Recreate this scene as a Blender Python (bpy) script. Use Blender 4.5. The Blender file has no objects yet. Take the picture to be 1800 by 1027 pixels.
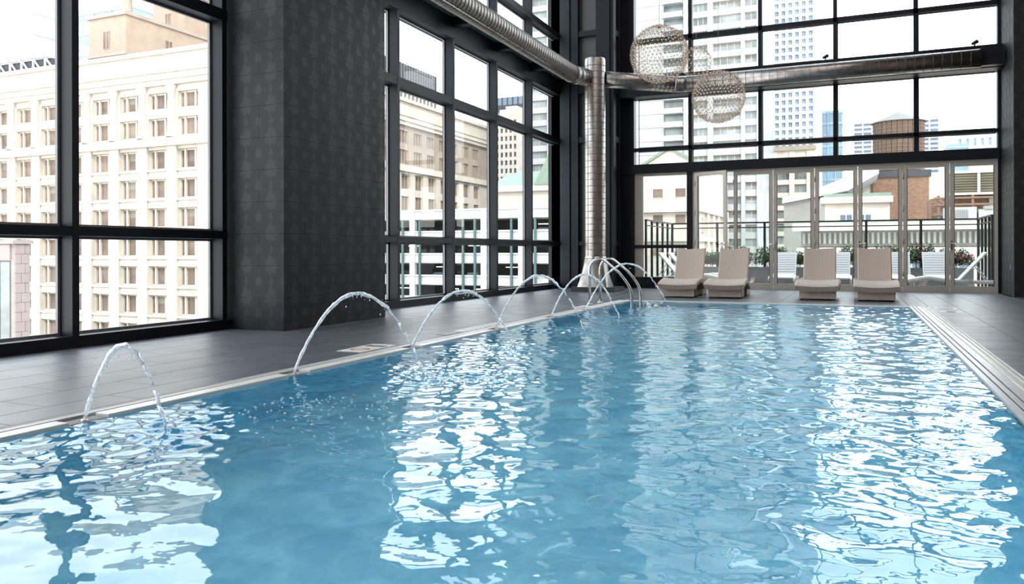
import bpy, math, random
import numpy as np
from mathutils import Vector, Matrix
random.seed(7)
rng = np.random.RandomState(11)
S = bpy.context.scene
C = S.collection
PI = math.pi
R = math.radians

# ------------------------------------------------------------------ camera, world, sun, exposure
cam = bpy.data.cameras.new('camera')
cam.sensor_width = 36.0
cam.lens = 27.5
cam.shift_y = -0.039
cam.clip_start = 0.05
cam.clip_end = 3000
cam_o = bpy.data.objects.new('camera', cam)
C.objects.link(cam_o)
cam_o.matrix_world = Matrix.Translation((0, 0, 1.0)) @ Matrix.Rotation(R(23.57), 4, 'Z') @ Matrix.Rotation(R(90), 4, 'X') @ Matrix.Rotation(R(-0.12), 4, 'Z')
S.camera = cam_o

SKY = 3.3
FILL_W = 140.0
world = bpy.data.worlds.new('sky')
S.world = world
world.use_nodes = True
wn = world.node_tree
wn.nodes.clear()
wo = wn.nodes.new('ShaderNodeOutputWorld')
wb = wn.nodes.new('ShaderNodeBackground')
wr = wn.nodes.new('ShaderNodeValToRGB')
wt = wn.nodes.new('ShaderNodeTexCoord')
ws = wn.nodes.new('ShaderNodeSeparateXYZ')
wn.links.new(wt.outputs['Generated'], ws.inputs[0])
wn.links.new(ws.outputs['Z'], wr.inputs[0])
wr.color_ramp.elements[0].position = 0.0
wr.color_ramp.elements[0].color = (1.0, 0.985, 0.97, 1)
wr.color_ramp.elements[1].position = 0.7
wr.color_ramp.elements[1].color = (0.76, 0.88, 1.0, 1)
wn.links.new(wr.outputs[0], wb.inputs[0])
wb.inputs[1].default_value = SKY
wn.links.new(wb.outputs[0], wo.inputs[0])

sun = bpy.data.lights.new('sun', 'SUN')
sun.energy = 1.9
sun.color = (1.0, 0.9, 0.76)
sun.angle = R(1.0)
sun_o = bpy.data.objects.new('sun', sun)
C.objects.link(sun_o)
sun_o.rotation_euler = Vector((-0.62, 0.62, -0.62)).to_track_quat('-Z', 'Y').to_euler()
sun_o.location = (30, -30, 60)

S.view_settings.view_transform = 'Standard'
S.view_settings.look = 'None'
S.view_settings.exposure = 0.7
S.view_settings.gamma = 1.0
S.view_settings.use_curve_mapping = False
S.cycles.max_bounces = 12
S.cycles.diffuse_bounces = 5
S.cycles.glossy_bounces = 5
S.cycles.transmission_bounces = 8
S.cycles.transparent_max_bounces = 24
S.cycles.use_denoising = True
S.cycles.sample_clamp_indirect = 8.0

# added fill lights under the ceiling, out of view, to brighten the pool hall
for (lx, ly) in ((-1.6, -2.0), (-1.6, 4.0), (-1.6, 10.0), (-1.6, 16.0)):
    la_ = bpy.data.lights.new('ceiling_fill', 'AREA')
    la_.shape = 'RECTANGLE'
    la_.size = 7.0
    la_.size_y = 2.4
    la_.energy = FILL_W
    la_.color = (1.0, 0.95, 0.9)
    lo_ = bpy.data.objects.new('ceiling_fill', la_)
    C.objects.link(lo_)
    lo_.location = (lx, ly, 10.93)

# ------------------------------------------------------------------ materials
MATS = {}

def nodes_of(name):
    m = bpy.data.materials.new(name)
    m.use_nodes = True
    nt = m.node_tree
    nt.nodes.clear()
    out = nt.nodes.new('ShaderNodeOutputMaterial')
    MATS[name] = m
    return m, nt, out

def L(nt, a, b):
    nt.links.new(a, b)

def noise_node(nt, vec, scale, detail=3.0, rough=0.5):
    n = nt.nodes.new('ShaderNodeTexNoise')
    n.inputs['Scale'].default_value = scale
    n.inputs['Detail'].default_value = detail
    n.inputs['Roughness'].default_value = rough
    if vec is not None:
        L(nt, vec, n.inputs['Vector'])
    return n

def mat(name, col, rough=0.5, metal=0.0, vary=0.08, scale=3.0, bump=0.0, bscale=40.0, spec=0.5, stretch=(1, 1, 1)):
    m, nt, out = nodes_of(name)
    p = nt.nodes.new('ShaderNodeBsdfPrincipled')
    L(nt, p.outputs[0], out.inputs[0])
    g = nt.nodes.new('ShaderNodeNewGeometry')
    mp = nt.nodes.new('ShaderNodeMapping')
    mp.inputs['Scale'].default_value = stretch
    L(nt, g.outputs['Position'], mp.inputs[0])
    n = noise_node(nt, mp.outputs[0], scale)
    r = nt.nodes.new('ShaderNodeValToRGB')
    r.color_ramp.elements[0].position = 0.3
    r.color_ramp.elements[1].position = 0.7
    c = Vector(col)
    lo = c * (1 - vary)
    hi = c * (1 + vary)
    r.color_ramp.elements[0].color = (*lo, 1)
    r.color_ramp.elements[1].color = (*hi, 1)
    L(nt, n.outputs[0], r.inputs[0])
    L(nt, r.outputs[0], p.inputs['Base Color'])
    p.inputs['Roughness'].default_value = rough
    p.inputs['Metallic'].default_value = metal
    p.inputs['Specular IOR Level'].default_value = spec
    if bump > 0:
        n2 = noise_node(nt, mp.outputs[0], bscale, 4)
        b = nt.nodes.new('ShaderNodeBump')
        b.inputs['Strength'].default_value = bump
        b.inputs['Distance'].default_value = 0.01
        L(nt, n2.outputs[0], b.inputs['Height'])
        L(nt, b.outputs[0], p.inputs['Normal'])
    return m

def mathn(nt, op, a, b=None, c=None):
    n = nt.nodes.new('ShaderNodeMath')
    n.operation = op
    for i, v in enumerate((a, b, c)):
        if v is None:
            continue
        if isinstance(v, (int, float)):
            n.inputs[i].default_value = v
        else:
            L(nt, v, n.inputs[i])
    return n.outputs[0]

def glass_mat(name, tint, ior=1.5, rough=0.0):
    m, nt, out = nodes_of(name)
    f = nt.nodes.new('ShaderNodeFresnel')
    f.inputs[0].default_value = ior
    t = nt.nodes.new('ShaderNodeBsdfTransparent')
    t.inputs[0].default_value = (*tint, 1)
    g = nt.nodes.new('ShaderNodeBsdfGlossy')
    g.inputs['Roughness'].default_value = rough
    mx = nt.nodes.new('ShaderNodeMixShader')
    gg = nt.nodes.new('ShaderNodeNewGeometry')
    fm = mathn(nt, 'MULTIPLY', mathn(nt, 'MULTIPLY', f.outputs[0], 0.55), mathn(nt, 'SUBTRACT', 1.0, gg.outputs['Backfacing']))
    L(nt, fm, mx.inputs[0])
    L(nt, t.outputs[0], mx.inputs[1])
    L(nt, g.outputs[0], mx.inputs[2])
    L(nt, mx.outputs[0], out.inputs[0])
    return m

M_FRAME = mat('black_frame_metal', (0.0085, 0.0092, 0.0135), 0.42, 0.0, 0.1, 2.0, 0, 40, 0.16)
M_FRAME2 = mat('grey_soffit_metal', (0.16, 0.16, 0.165), 0.5)
M_PANEL = mat('dark_wall_panel', (0.028, 0.029, 0.034), 0.5, 0.0, 0.15, 2.0)
M_BEIGE = mat('beige_door_paint', (0.36, 0.33, 0.29), 0.42, 0.0, 0.04)
M_STEEL = mat('brushed_steel', (0.62, 0.61, 0.59), 0.16, 1.0, 0.06, 6.0)
M_DUCT = mat('spiral_duct_metal', (0.27, 0.25, 0.24), 0.33, 1.0, 0.22, 9.0, 0.08, 6.0)
M_DUCTSEAM = mat('duct_seam_metal', (0.13, 0.12, 0.115), 0.4, 0.6)
M_GLASS = glass_mat('window_glass', (0.97, 0.985, 0.98))
M_GREENGLASS = glass_mat('green_tinted_glass', (0.70, 0.86, 0.74))
M_CLEAR = glass_mat('balustrade_glass', (0.93, 0.97, 0.96))
M_COPING = mat('white_coping', (0.62, 0.60, 0.57), 0.35, 0.0, 0.06, 5, 0.05)
M_GRATE = mat('pale_gutter_grating', (0.46, 0.47, 0.49), 0.33, 0.35, 0.05, 9)
M_CREAM = mat('cream_gutter_rib', (0.60, 0.57, 0.50), 0.4)
M_SLOT = mat('gutter_slot_black', (0.03, 0.03, 0.032), 0.5)
M_GROUT = mat('dark_grout', (0.022, 0.023, 0.026), 0.8)
M_CEIL = mat('brown_ceiling_boards', (0.19, 0.14, 0.11), 0.6, 0, 0.15, 1.5)
M_WARM = mat('warm_brown_wall', (0.17, 0.12, 0.095), 0.6, 0, 0.15, 1.5)
M_WHITEP = mat('white_plastic', (0.482, 0.471, 0.465), 0.45, 0, 0.02)
M_TERR = mat('pale_terrace_paving', (0.392, 0.392, 0.385), 0.6, 0, 0.06, 2)
M_CONC = mat('grey_concrete', (0.208, 0.200, 0.193), 0.8, 0, 0.12, 4, 0.2)
M_BLACK = mat('matt_black', (0.012, 0.012, 0.014), 0.5)
M_SIGNW = mat('marker_tile_white', (0.62, 0.60, 0.57), 0.4)
M_SIGNB = mat('marker_tile_black', (0.05, 0.05, 0.055), 0.4)
M_SIGNR = mat('marker_ring_red', (0.35, 0.10, 0.08), 0.4)
M_LEAF = mat('green_leaves', (0.023, 0.055, 0.015), 0.5, 0, 0.5, 9)
M_LEAF2 = mat('bright_green_leaves', (0.050, 0.092, 0.020), 0.5, 0, 0.4, 9)
M_STEM = mat('brown_stem', (0.10, 0.08, 0.04), 0.7)
M_PINK = mat('pink_petals', (0.72, 0.07, 0.17), 0.5, 0, 0.3, 12)
M_RED = mat('red_petals', (0.62, 0.05, 0.06), 0.5, 0, 0.3, 12)
M_WIRE = mat('silver_wire', (0.30, 0.27, 0.25), 0.3, 1.0)

def deck_mat():
    m, nt, out = nodes_of('slate_deck_tile')
    p = nt.nodes.new('ShaderNodeBsdfPrincipled')
    L(nt, p.outputs[0], out.inputs[0])
    g = nt.nodes.new('ShaderNodeNewGeometry')
    oi = nt.nodes.new('ShaderNodeObjectInfo')
    mp = nt.nodes.new('ShaderNodeMapping')
    mp.inputs['Scale'].default_value = (1.2, 5, 1)
    L(nt, g.outputs['Position'], mp.inputs[0])
    n = noise_node(nt, mp.outputs[0], 3.0, 5, 0.6)
    s = mathn(nt, 'ADD', mathn(nt, 'MULTIPLY', n.outputs[0], 0.5), mathn(nt, 'MULTIPLY', oi.outputs['Random'], 0.35))
    r = nt.nodes.new('ShaderNodeValToRGB')
    r.color_ramp.elements[0].position = 0.1
    r.color_ramp.elements[1].position = 0.8
    r.color_ramp.elements[0].color = (0.060, 0.067, 0.080, 1)
    r.color_ramp.elements[1].color = (0.092, 0.102, 0.120, 1)
    L(nt, s, r.inputs[0])
    L(nt, r.outputs[0], p.inputs['Base Color'])
    n2 = noise_node(nt, g.outputs['Position'], 2.2, 3)
    L(nt, mathn(nt, 'ADD', mathn(nt, 'MULTIPLY', n2.outputs[0], 0.2), 0.27), p.inputs['Roughness'])
    p.inputs['Specular IOR Level'].default_value = 0.38
    n3 = noise_node(nt, mp.outputs[0], 30, 4)
    b = nt.nodes.new('ShaderNodeBump')
    b.inputs['Strength'].default_value = 0.25
    b.inputs['Distance'].default_value = 0.004
    L(nt, n3.outputs[0], b.inputs['Height'])
    L(nt, b.outputs[0], p.inputs['Normal'])
    return m

M_DECK = deck_mat()

def damask_mat():
    m, nt, out = nodes_of('damask_wall_tile')
    p = nt.nodes.new('ShaderNodeBsdfPrincipled')
    L(nt, p.outputs[0], out.inputs[0])
    g = nt.nodes.new('ShaderNodeNewGeometry')
    sp = nt.nodes.new('ShaderNodeSeparateXYZ')
    L(nt, g.outputs['Position'], sp.inputs[0])
    u = mathn(nt, 'DIVIDE', mathn(nt, 'ADD', mathn(nt, 'ADD', sp.outputs[0], sp.outputs[1]), 20.0), 0.41)
    v = mathn(nt, 'DIVIDE', mathn(nt, 'ADD', sp.outputs[2], 4.13), 0.413)

    def motif(ou, ov, size, petals, squash):
        a = mathn(nt, 'SUBTRACT', mathn(nt, 'FRACT', mathn(nt, 'ADD', u, ou)), 0.5)
        b = mathn(nt, 'MULTIPLY', mathn(nt, 'SUBTRACT', mathn(nt, 'FRACT', mathn(nt, 'ADD', v, ov)), 0.5), squash)
        rr = mathn(nt, 'SQRT', mathn(nt, 'ADD', mathn(nt, 'MULTIPLY', a, a), mathn(nt, 'MULTIPLY', b, b)))
        th = mathn(nt, 'ARCTAN2', b, a)
        pet = mathn(nt, 'ABSOLUTE', mathn(nt, 'COSINE', mathn(nt, 'MULTIPLY', th, petals)))
        lobes = mathn(nt, 'ABSOLUTE', mathn(nt, 'COSINE', mathn(nt, 'MULTIPLY', th, petals * 3)))
        # pointed top: radius grows towards +v
        tip = mathn(nt, 'MAXIMUM', mathn(nt, 'SINE', th), 0.0)
        tip = mathn(nt, 'MULTIPLY', mathn(nt, 'POWER', tip, 6.0), 0.35)
        rad = mathn(nt, 'ADD', mathn(nt, 'ADD', mathn(nt, 'MULTIPLY', pet, 0.30), mathn(nt, 'MULTIPLY', lobes, 0.16)), mathn(nt, 'ADD', tip, 0.52))
        rad = mathn(nt, 'MULTIPLY', rad, size)
        d = mathn(nt, 'SUBTRACT', rad, rr)
        f = mathn(nt, 'MULTIPLY', d, 40.0)
        cl = nt.nodes.new('ShaderNodeClamp')
        L(nt, f, cl.inputs[0])
        ring = mathn(nt, 'GREATER_THAN', mathn(nt, 'ABSOLUTE', mathn(nt, 'SUBTRACT', mathn(nt, 'FRACT', mathn(nt, 'MULTIPLY', rr, 14.0)), 0.5)), 0.12)
        return mathn(nt, 'MULTIPLY', cl.outputs[0], mathn(nt, 'ADD', mathn(nt, 'MULTIPLY', ring, 0.5), 0.5))
    big = motif(0.0, 0.5, 0.29, 3.5, 0.95)
    small = motif(0.5, 0.0, 0.17, 4.0, 1.0)
    mini = motif(0.0, 0.0, 0.10, 2.0, 0.6)
    tot = mathn(nt, 'MAXIMUM', mathn(nt, 'MAXIMUM', big, small), mini)
    n = noise_node(nt, g.outputs['Position'], 45, 4, 0.7)
    tot = mathn(nt, 'MULTIPLY', tot, mathn(nt, 'ADD', mathn(nt, 'MULTIPLY', n.outputs[0], 0.8), 0.35))
    mx = nt.nodes.new('ShaderNodeMix')
    mx.data_type = 'RGBA'
    L(nt, tot, mx.inputs[0])
    mx.inputs[6].default_value = (0.017, 0.0172, 0.0185, 1)
    mx.inputs[7].default_value = (0.027, 0.028, 0.033, 1)
    L(nt, mx.outputs[2], p.inputs['Base Color'])
    L(nt, mathn(nt, 'SUBTRACT', 0.55, mathn(nt, 'MULTIPLY', tot, 0.15)), p.inputs['Roughness'])
    p.inputs['Specular IOR Level'].default_value = 0.16
    mp = nt.nodes.new('ShaderNodeMapping')
    mp.inputs['Scale'].default_value = (3, 3, 110)
    L(nt, g.outputs['Position'], mp.inputs[0])
    n2 = noise_node(nt, mp.outputs[0], 1.0, 3)
    b = nt.nodes.new('ShaderNodeBump')
    b.inputs['Strength'].default_value = 0.35
    b.inputs['Distance'].default_value = 0.004
    L(nt, n2.outputs[0], b.inputs['Height'])
    L(nt, b.outputs[0], p.inputs['Normal'])
    return m

M_DAMASK = damask_mat()
M_PJOINT = mat('pillar_joint_grey', (0.035, 0.035, 0.038), 0.6)

def wicker_mat():
    m, nt, out = nodes_of('beige_wicker')
    p = nt.nodes.new('ShaderNodeBsdfPrincipled')
    L(nt, p.outputs[0], out.inputs[0])
    tc = nt.nodes.new('ShaderNodeTexCoord')
    w = nt.nodes.new('ShaderNodeTexWave')
    w.wave_type = 'BANDS'
    w.bands_direction = 'X'
    w.inputs['Scale'].default_value = 11.0
    w.inputs['Distortion'].default_value = 0.4
    L(nt, tc.outputs['Object'], w.inputs[0])
    w2 = nt.nodes.new('ShaderNodeTexWave')
    w2.bands_direction = 'DIAGONAL'
    w2.inputs['Scale'].default_value = 38.0
    L(nt, tc.outputs['Object'], w2.inputs[0])
    r = nt.nodes.new('ShaderNodeValToRGB')
    r.color_ramp.elements[0].color = (0.30, 0.235, 0.19, 1)
    r.color_ramp.elements[1].color = (0.52, 0.44, 0.385, 1)
    L(nt, mathn(nt, 'ADD', mathn(nt, 'MULTIPLY', w.outputs['Fac'], 0.75), mathn(nt, 'MULTIPLY', w2.outputs['Fac'], 0.25)), r.inputs[0])
    L(nt, r.outputs[0], p.inputs['Base Color'])
    p.inputs['Roughness'].default_value = 0.6
    b = nt.nodes.new('ShaderNodeBump')
    b.inputs['Strength'].default_value = 0.5
    b.inputs['Distance'].default_value = 0.004
    L(nt, w.outputs['Fac'], b.inputs['Height'])
    L(nt, b.outputs[0], p.inputs['Normal'])
    return m

M_WICK = wicker_mat()

def water_mat():
    m, nt, out = nodes_of('pool_water_surface')
    g = nt.nodes.new('ShaderNodeNewGeometry')
    n = noise_node(nt, g.outputs['Position'], 9.0, 2, 0.5)
    b = nt.nodes.new('ShaderNodeBump')
    b.inputs['Strength'].default_value = 0.10
    b.inputs['Distance'].default_value = 0.02
    L(nt, n.outputs[0], b.inputs['Height'])
    gl = nt.nodes.new('ShaderNodeBsdfGlass')
    gl.inputs['IOR'].default_value = 1.33
    gl.inputs['Roughness'].default_value = 0.0
    gl.inputs['Color'].default_value = (0.93, 0.98, 1.0, 1)
    L(nt, b.outputs[0], gl.inputs['Normal'])
    L(nt, gl.outputs[0], out.inputs[0])
    return m

M_WATER = water_mat()
M_JET = None

def jet_mat():
    m, nt, out = nodes_of('spray_water')
    gl = nt.nodes.new('ShaderNodeBsdfGlass')
    gl.inputs['IOR'].default_value = 1.33
    gl.inputs['Color'].default_value = (0.97, 0.99, 1.0, 1)
    tr = nt.nodes.new('ShaderNodeBsdfTranslucent')
    tr.inputs[0].default_value = (0.9, 0.93, 0.96, 1)
    df = nt.nodes.new('ShaderNodeBsdfDiffuse')
    df.inputs[0].default_value = (0.85, 0.88, 0.92, 1)
    m1 = nt.nodes.new('ShaderNodeMixShader')
    m1.inputs[0].default_value = 0.5
    L(nt, tr.outputs[0], m1.inputs[1])
    L(nt, df.outputs[0], m1.inputs[2])
    g = nt.nodes.new('ShaderNodeNewGeometry')
    n = noise_node(nt, g.outputs['Position'], 25.0, 2, 0.5)
    r = nt.nodes.new('ShaderNodeMapRange')
    r.inputs[1].default_value = 0.35
    r.inputs[2].default_value = 0.65
    r.inputs[3].default_value = 0.25
    r.inputs[4].default_value = 0.85
    L(nt, n.outputs[0], r.inputs[0])
    m2 = nt.nodes.new('ShaderNodeMixShader')
    L(nt, r.outputs[0], m2.inputs[0])
    L(nt, gl.outputs[0], m2.inputs[1])
    L(nt, m1.outputs[0], m2.inputs[2])
    L(nt, m2.outputs[0], out.inputs[0])
    return m

M_JET = jet_mat()

def basin_mat():
    m, nt, out = nodes_of('pool_basin_caustic_mottle')
    p = nt.nodes.new('ShaderNodeBsdfPrincipled')
    L(nt, p.outputs[0], out.inputs[0])
    g = nt.nodes.new('ShaderNodeNewGeometry')
    n = noise_node(nt, g.outputs['Position'], 3.2, 4, 0.6)  # cyan mottling painted into the basin colour to imitate caustic light
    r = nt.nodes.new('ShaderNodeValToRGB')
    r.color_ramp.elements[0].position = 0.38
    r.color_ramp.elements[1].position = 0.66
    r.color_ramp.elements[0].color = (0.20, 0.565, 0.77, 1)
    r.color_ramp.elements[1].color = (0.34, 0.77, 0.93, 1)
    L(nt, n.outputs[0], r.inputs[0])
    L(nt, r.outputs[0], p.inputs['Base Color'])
    p.inputs['Roughness'].default_value = 0.7
    return m

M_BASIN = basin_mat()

def emit_mat(name, col, s):
    m, nt, out = nodes_of(name)
    e = nt.nodes.new('ShaderNodeEmission')
    e.inputs[0].default_value = (*col, 1)
    e.inputs[1].default_value = s
    L(nt, e.outputs[0], out.inputs[0])
    return m

M_LED = emit_mat('warm_led', (1.0, 0.62, 0.35), 3.0)
M_TUBE = emit_mat('garage_tube_light', (1.0, 0.8, 0.5), 3.0)

# city materials
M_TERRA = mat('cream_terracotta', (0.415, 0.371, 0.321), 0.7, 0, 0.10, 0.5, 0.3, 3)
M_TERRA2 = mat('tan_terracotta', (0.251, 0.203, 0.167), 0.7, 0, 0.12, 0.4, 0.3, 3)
M_TAN = mat('tan_brick', (0.256, 0.190, 0.147), 0.8, 0, 0.10, 0.6)
M_BWIN = mat('brown_window_glass', (0.136, 0.101, 0.082), 0.5, 0, 0.45, 0.35, 0, 40, 0.2)
M_BLIND = mat('pale_blinds', (0.144, 0.132, 0.108), 0.6, 0, 0.2, 0.3)
M_TWIN = mat('teal_window_glass', (0.156, 0.179, 0.176), 0.15, 0, 0.5, 0.25)
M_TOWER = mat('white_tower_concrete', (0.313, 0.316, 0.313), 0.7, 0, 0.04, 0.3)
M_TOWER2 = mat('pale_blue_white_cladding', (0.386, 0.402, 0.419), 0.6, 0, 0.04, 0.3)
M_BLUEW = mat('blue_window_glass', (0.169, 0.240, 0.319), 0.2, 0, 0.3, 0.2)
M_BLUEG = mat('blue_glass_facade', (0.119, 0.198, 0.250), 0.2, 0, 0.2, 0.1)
M_NAVY = mat('dark_blue_glass', (0.07, 0.10, 0.14), 0.3, 0, 0.2, 0.1)
M_STRIPE = mat('dark_louvre', (0.05, 0.05, 0.056), 0.7, 0, 0.1, 3, 0, 40, 0.1)
M_PINKST = mat('pink_stone', (0.198, 0.162, 0.154), 0.7, 0, 0.08, 0.8)
M_TEAL = mat('teal_painted_steel', (0.028, 0.066, 0.063), 0.5)
M_DARKIN = mat('garage_interior_dark', (0.030, 0.030, 0.033), 0.8)
M_GREENR = mat('green_copper_roof', (0.125, 0.171, 0.132), 0.6)
M_STREET = mat('street_ground', (0.20, 0.20, 0.20), 0.9)
M_TANK = mat('water_tank_wood', (0.071, 0.045, 0.031), 0.8, 0, 0.3, 1.2, 0.4, 6, 0.5, (4, 4, 0.3))
M_TANKR = mat('tank_roof_grey', (0.12, 0.117, 0.115), 0.7)
M_HOOP = mat('rusty_hoop', (0.13, 0.075, 0.05), 0.7)
M_LOUV = mat('green_brown_louvres', (0.099, 0.088, 0.055), 0.7, 0, 0.2, 1)
M_LATT = mat('grey_lattice', (0.30, 0.31, 0.32), 0.6)
M_FRIEZE = mat('grey_frieze_stone', (0.162, 0.156, 0.144), 0.8, 0, 0.1, 1)

def brick_mat():
    m, nt, out = nodes_of('orange_brick')
    p = nt.nodes.new('ShaderNodeBsdfPrincipled')
    L(nt, p.outputs[0], out.inputs[0])
    g = nt.nodes.new('ShaderNodeNewGeometry')
    sp = nt.nodes.new('ShaderNodeSeparateXYZ')
    L(nt, g.outputs['Position'], sp.inputs[0])
    cb = nt.nodes.new('ShaderNodeCombineXYZ')
    L(nt, mathn(nt, 'ADD', sp.outputs[0], sp.outputs[1]), cb.inputs[0])
    L(nt, sp.outputs[2], cb.inputs[1])
    br = nt.nodes.new('ShaderNodeTexBrick')
    br.inputs['Scale'].default_value = 2.2
    br.inputs['Color1'].default_value = (0.17, 0.092, 0.050, 1)
    br.inputs['Color2'].default_value = (0.10, 0.050, 0.026, 1)
    br.inputs['Mortar'].default_value = (0.20, 0.15, 0.12, 1)
    L(nt, cb.outputs[0], br.inputs[0])
    L(nt, br.outputs[0], p.inputs['Base Color'])
    p.inputs['Roughness'].default_value = 0.85
    return m

M_BRICK = brick_mat()

# ------------------------------------------------------------------ mesh helpers
class MB:
    def __init__(self):
        self.v = []
        self.f = []
        self.m = []
        self.smooth = []

    def add(self, vs, fs, mi=0, smooth=False):
        o = len(self.v)
        self.v += [tuple(p) for p in vs]
        for f in fs:
            self.f.append(tuple(i + o for i in f))
            self.m.append(mi)
            self.smooth.append(smooth)
        return self

    def box(self, x0, x1, y0, y1, z0, z1, mi=0):
        if x0 > x1: x0, x1 = x1, x0
        if y0 > y1: y0, y1 = y1, y0
        if z0 > z1: z0, z1 = z1, z0
        vs = [(x0, y0, z0), (x1, y0, z0), (x1, y1, z0), (x0, y1, z0), (x0, y0, z1), (x1, y0, z1), (x1, y1, z1), (x0, y1, z1)]
        return self.add(vs, [(0, 3, 2, 1), (4, 5, 6, 7), (0, 1, 5, 4), (1, 2, 6, 5), (2, 3, 7, 6), (3, 0, 4, 7)], mi)

    def bbox(self, x0, x1, y0, y1, z0, z1, b=0.004, mi=0):
        """box with a chamfered top edge (tiles, slabs)"""
        vs = []
        for z, k in ((z0, 0), (z1 - b, 0), (z1, b)):
            vs += [(x0 + k, y0 + k, z), (x1 - k, y0 + k, z), (x1 - k, y1 - k, z), (x0 + k, y1 - k, z)]
        fs = [(0, 3, 2, 1), (8, 9, 10, 11)]
        for l in (0, 4):
            for i in range(4):
                j = (i + 1) % 4
                fs.append((l + i, l + j, l + 4 + j, l + 4 + i))
        return self.add(vs, fs, mi)

    def tube(self, pts, r, n=8, mi=0, caps=True, smooth=True):
        pts = [Vector(p) for p in pts]
        rr = r if isinstance(r, (list, tuple)) else [r] * len(pts)
        vs = []
        up = None
        for i, p in enumerate(pts):
            a = pts[max(i - 1, 0)]
            b = pts[min(i + 1, len(pts) - 1)]
            d = (b - a).normalized()
            if up is None:
                up = Vector((0, 0, 1)) if abs(d.z) < 0.9 else Vector((1, 0, 0))
            s = d.cross(up)
            if s.length < 1e-6:
                s = d.orthogonal()
            s.normalize()
            up = s.cross(d).normalized()
            for k in range(n):
                t = 2 * PI * k / n
                vs.append(p + (s * math.cos(t) + up * math.sin(t)) * rr[i])
        fs = []
        for i in range(len(pts) - 1):
            for k in range(n):
                j = (k + 1) % n
                fs.append((i * n + k, i * n + j, (i + 1) * n + j, (i + 1) * n + k))
        self.add(vs, fs, mi, smooth)
        if caps:
            o = len(self.v) - len(vs)
            self.f.append(tuple(o + k for k in reversed(range(n))))
            self.m.append(mi); self.smooth.append(False)
            self.f.append(tuple(o + (len(pts) - 1) * n + k for k in range(n)))
            self.m.append(mi); self.smooth.append(False)
        return self

    def lathe(self, prof, cx, cy, n=24, mi=0, smooth=True):
        vs = []
        for (r, z) in prof:
            for k in range(n):
                t = 2 * PI * k / n
                vs.append((cx + r * math.cos(t), cy + r * math.sin(t), z))
        fs = []
        for i in range(len(prof) - 1):
            for k in range(n):
                j = (k + 1) % n
                fs.append((i * n + k, i * n + j, (i + 1) * n + j, (i + 1) * n + k))
        return self.add(vs, fs, mi, smooth)

    def prism(self, poly, axis, a0, a1, mi=0, smooth=False):
        """poly in the plane across the axis, extruded a0..a1; axis 'x': poly=(y,z); 'y': poly=(x,z)"""
        n = len(poly)
        def P(p, a):
            return (a, p[0], p[1]) if axis == 'x' else (p[0], a, p[1])
        vs = [P(p, a0) for p in poly] + [P(p, a1) for p in poly]
        fs = [tuple(range(n)), tuple(reversed(range(n, 2 * n)))]
        self.add(vs, fs, mi, False)
        o = len(self.v) - 2 * n
        for i in range(n):
            j = (i + 1) % n
            self.f.append((o + i, o + n + i, o + n + j, o + j))
            self.m.append(mi); self.smooth.append(smooth)
        return self

    def mesh(self, name, mats, off=(0, 0, 0)):
        me = bpy.data.meshes.new(name)
        ox, oy, oz = off
        me.from_pydata([(x - ox, y - oy, z - oz) for x, y, z in self.v], [], self.f)
        for m in (mats if isinstance(mats, (list, tuple)) else [mats]):
            me.materials.append(m)
        me.polygons.foreach_set('material_index', self.m)
        me.polygons.foreach_set('use_smooth', self.smooth)
        me.update()
        return me

def wloc(o):
    v = Vector((0, 0, 0))
    while o is not None:
        v += o.location
        o = o.parent
    return v

def build(name, mb, mats, parent=None, kind=None, label=None):
    off = tuple(wloc(parent)) if parent is not None else (0, 0, 0)
    o = bpy.data.objects.new(name, mb.mesh(name, mats, off))
    C.objects.link(o)
    if parent is not None:
        o.parent = parent
    if kind: o['kind'] = kind
    if label: o['label'] = label
    return o

def inst(name, me, parent, loc, rz=0.0, kind=None):
    """loc in world coordinates, unrotated parents"""
    o = bpy.data.objects.new(name, me)
    C.objects.link(o)
    o.parent = parent
    w = wloc(parent)
    o.location = (loc[0] - w.x, loc[1] - w.y, loc[2] - w.z)
    o.rotation_euler = (0, 0, rz)
    if kind: o['kind'] = kind
    return o

def thing(name, label, cat, loc=(0, 0, 0), group=None):
    o = bpy.data.objects.new(name, None)
    C.objects.link(o)
    o.empty_display_size = 0.1
    o.location = loc
    o['label'] = label
    o['category'] = cat
    if group: o['group'] = group
    return o

def tag(o, label, cat, group=None, kind=None):
    o['label'] = label
    o['category'] = cat
    if group: o['group'] = group
    if kind: o['kind'] = kind
    return o

def copy_tree(o, parent=None):
    c = o.copy()
    C.objects.link(c)
    c.parent = parent
    for ch in list(o.children):
        copy_tree(ch, c)
    return c

def bx(x0, x1, y0, y1, z0, z1):
    return MB().box(x0, x1, y0, y1, z0, z1)

# ------------------------------------------------------------------ dimensions
XL = -7.5          # inner face of the left window wall
XG = -7.72         # its glass
YE = 21.4          # end wall
WX0, WX1 = -4.22, 0.92    # water edges
WY0, WY1 = -5.0, 15.75
WZ = -0.015
CEIL = 11.0
NX, NY = -5.95, 20.55     # nook corner
PX, PY = 3.14, 19.85      # right pillar

# ------------------------------------------------------------------ setting: floor with tiles
fl = MB()
fl.box(XL - 0.3, WX0 - 0.245, -6, YE + 0.2, -0.35, -0.012)
fl.box(WX0 - 0.245, 1.24, WY1 + 0.10, YE + 0.2, -0.35, -0.012)
fl.box(1.24, 6.5, -6, YE + 0.2, -0.35, -0.012)
floor = build('floor', fl, M_GROUT, None, 'structure')

TW, TL = 0.45, 0.9
tmesh = {}
def tile_mesh(w, l):
    k = (round(w, 3), round(l, 3))
    if k not in tmesh:
        tmesh[k] = MB().bbox(0, w - 0.005, 0, l - 0.005, -0.0115, 0.0, 0.002).mesh('floor_tile', M_DECK)
    return tmesh[k]

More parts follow.
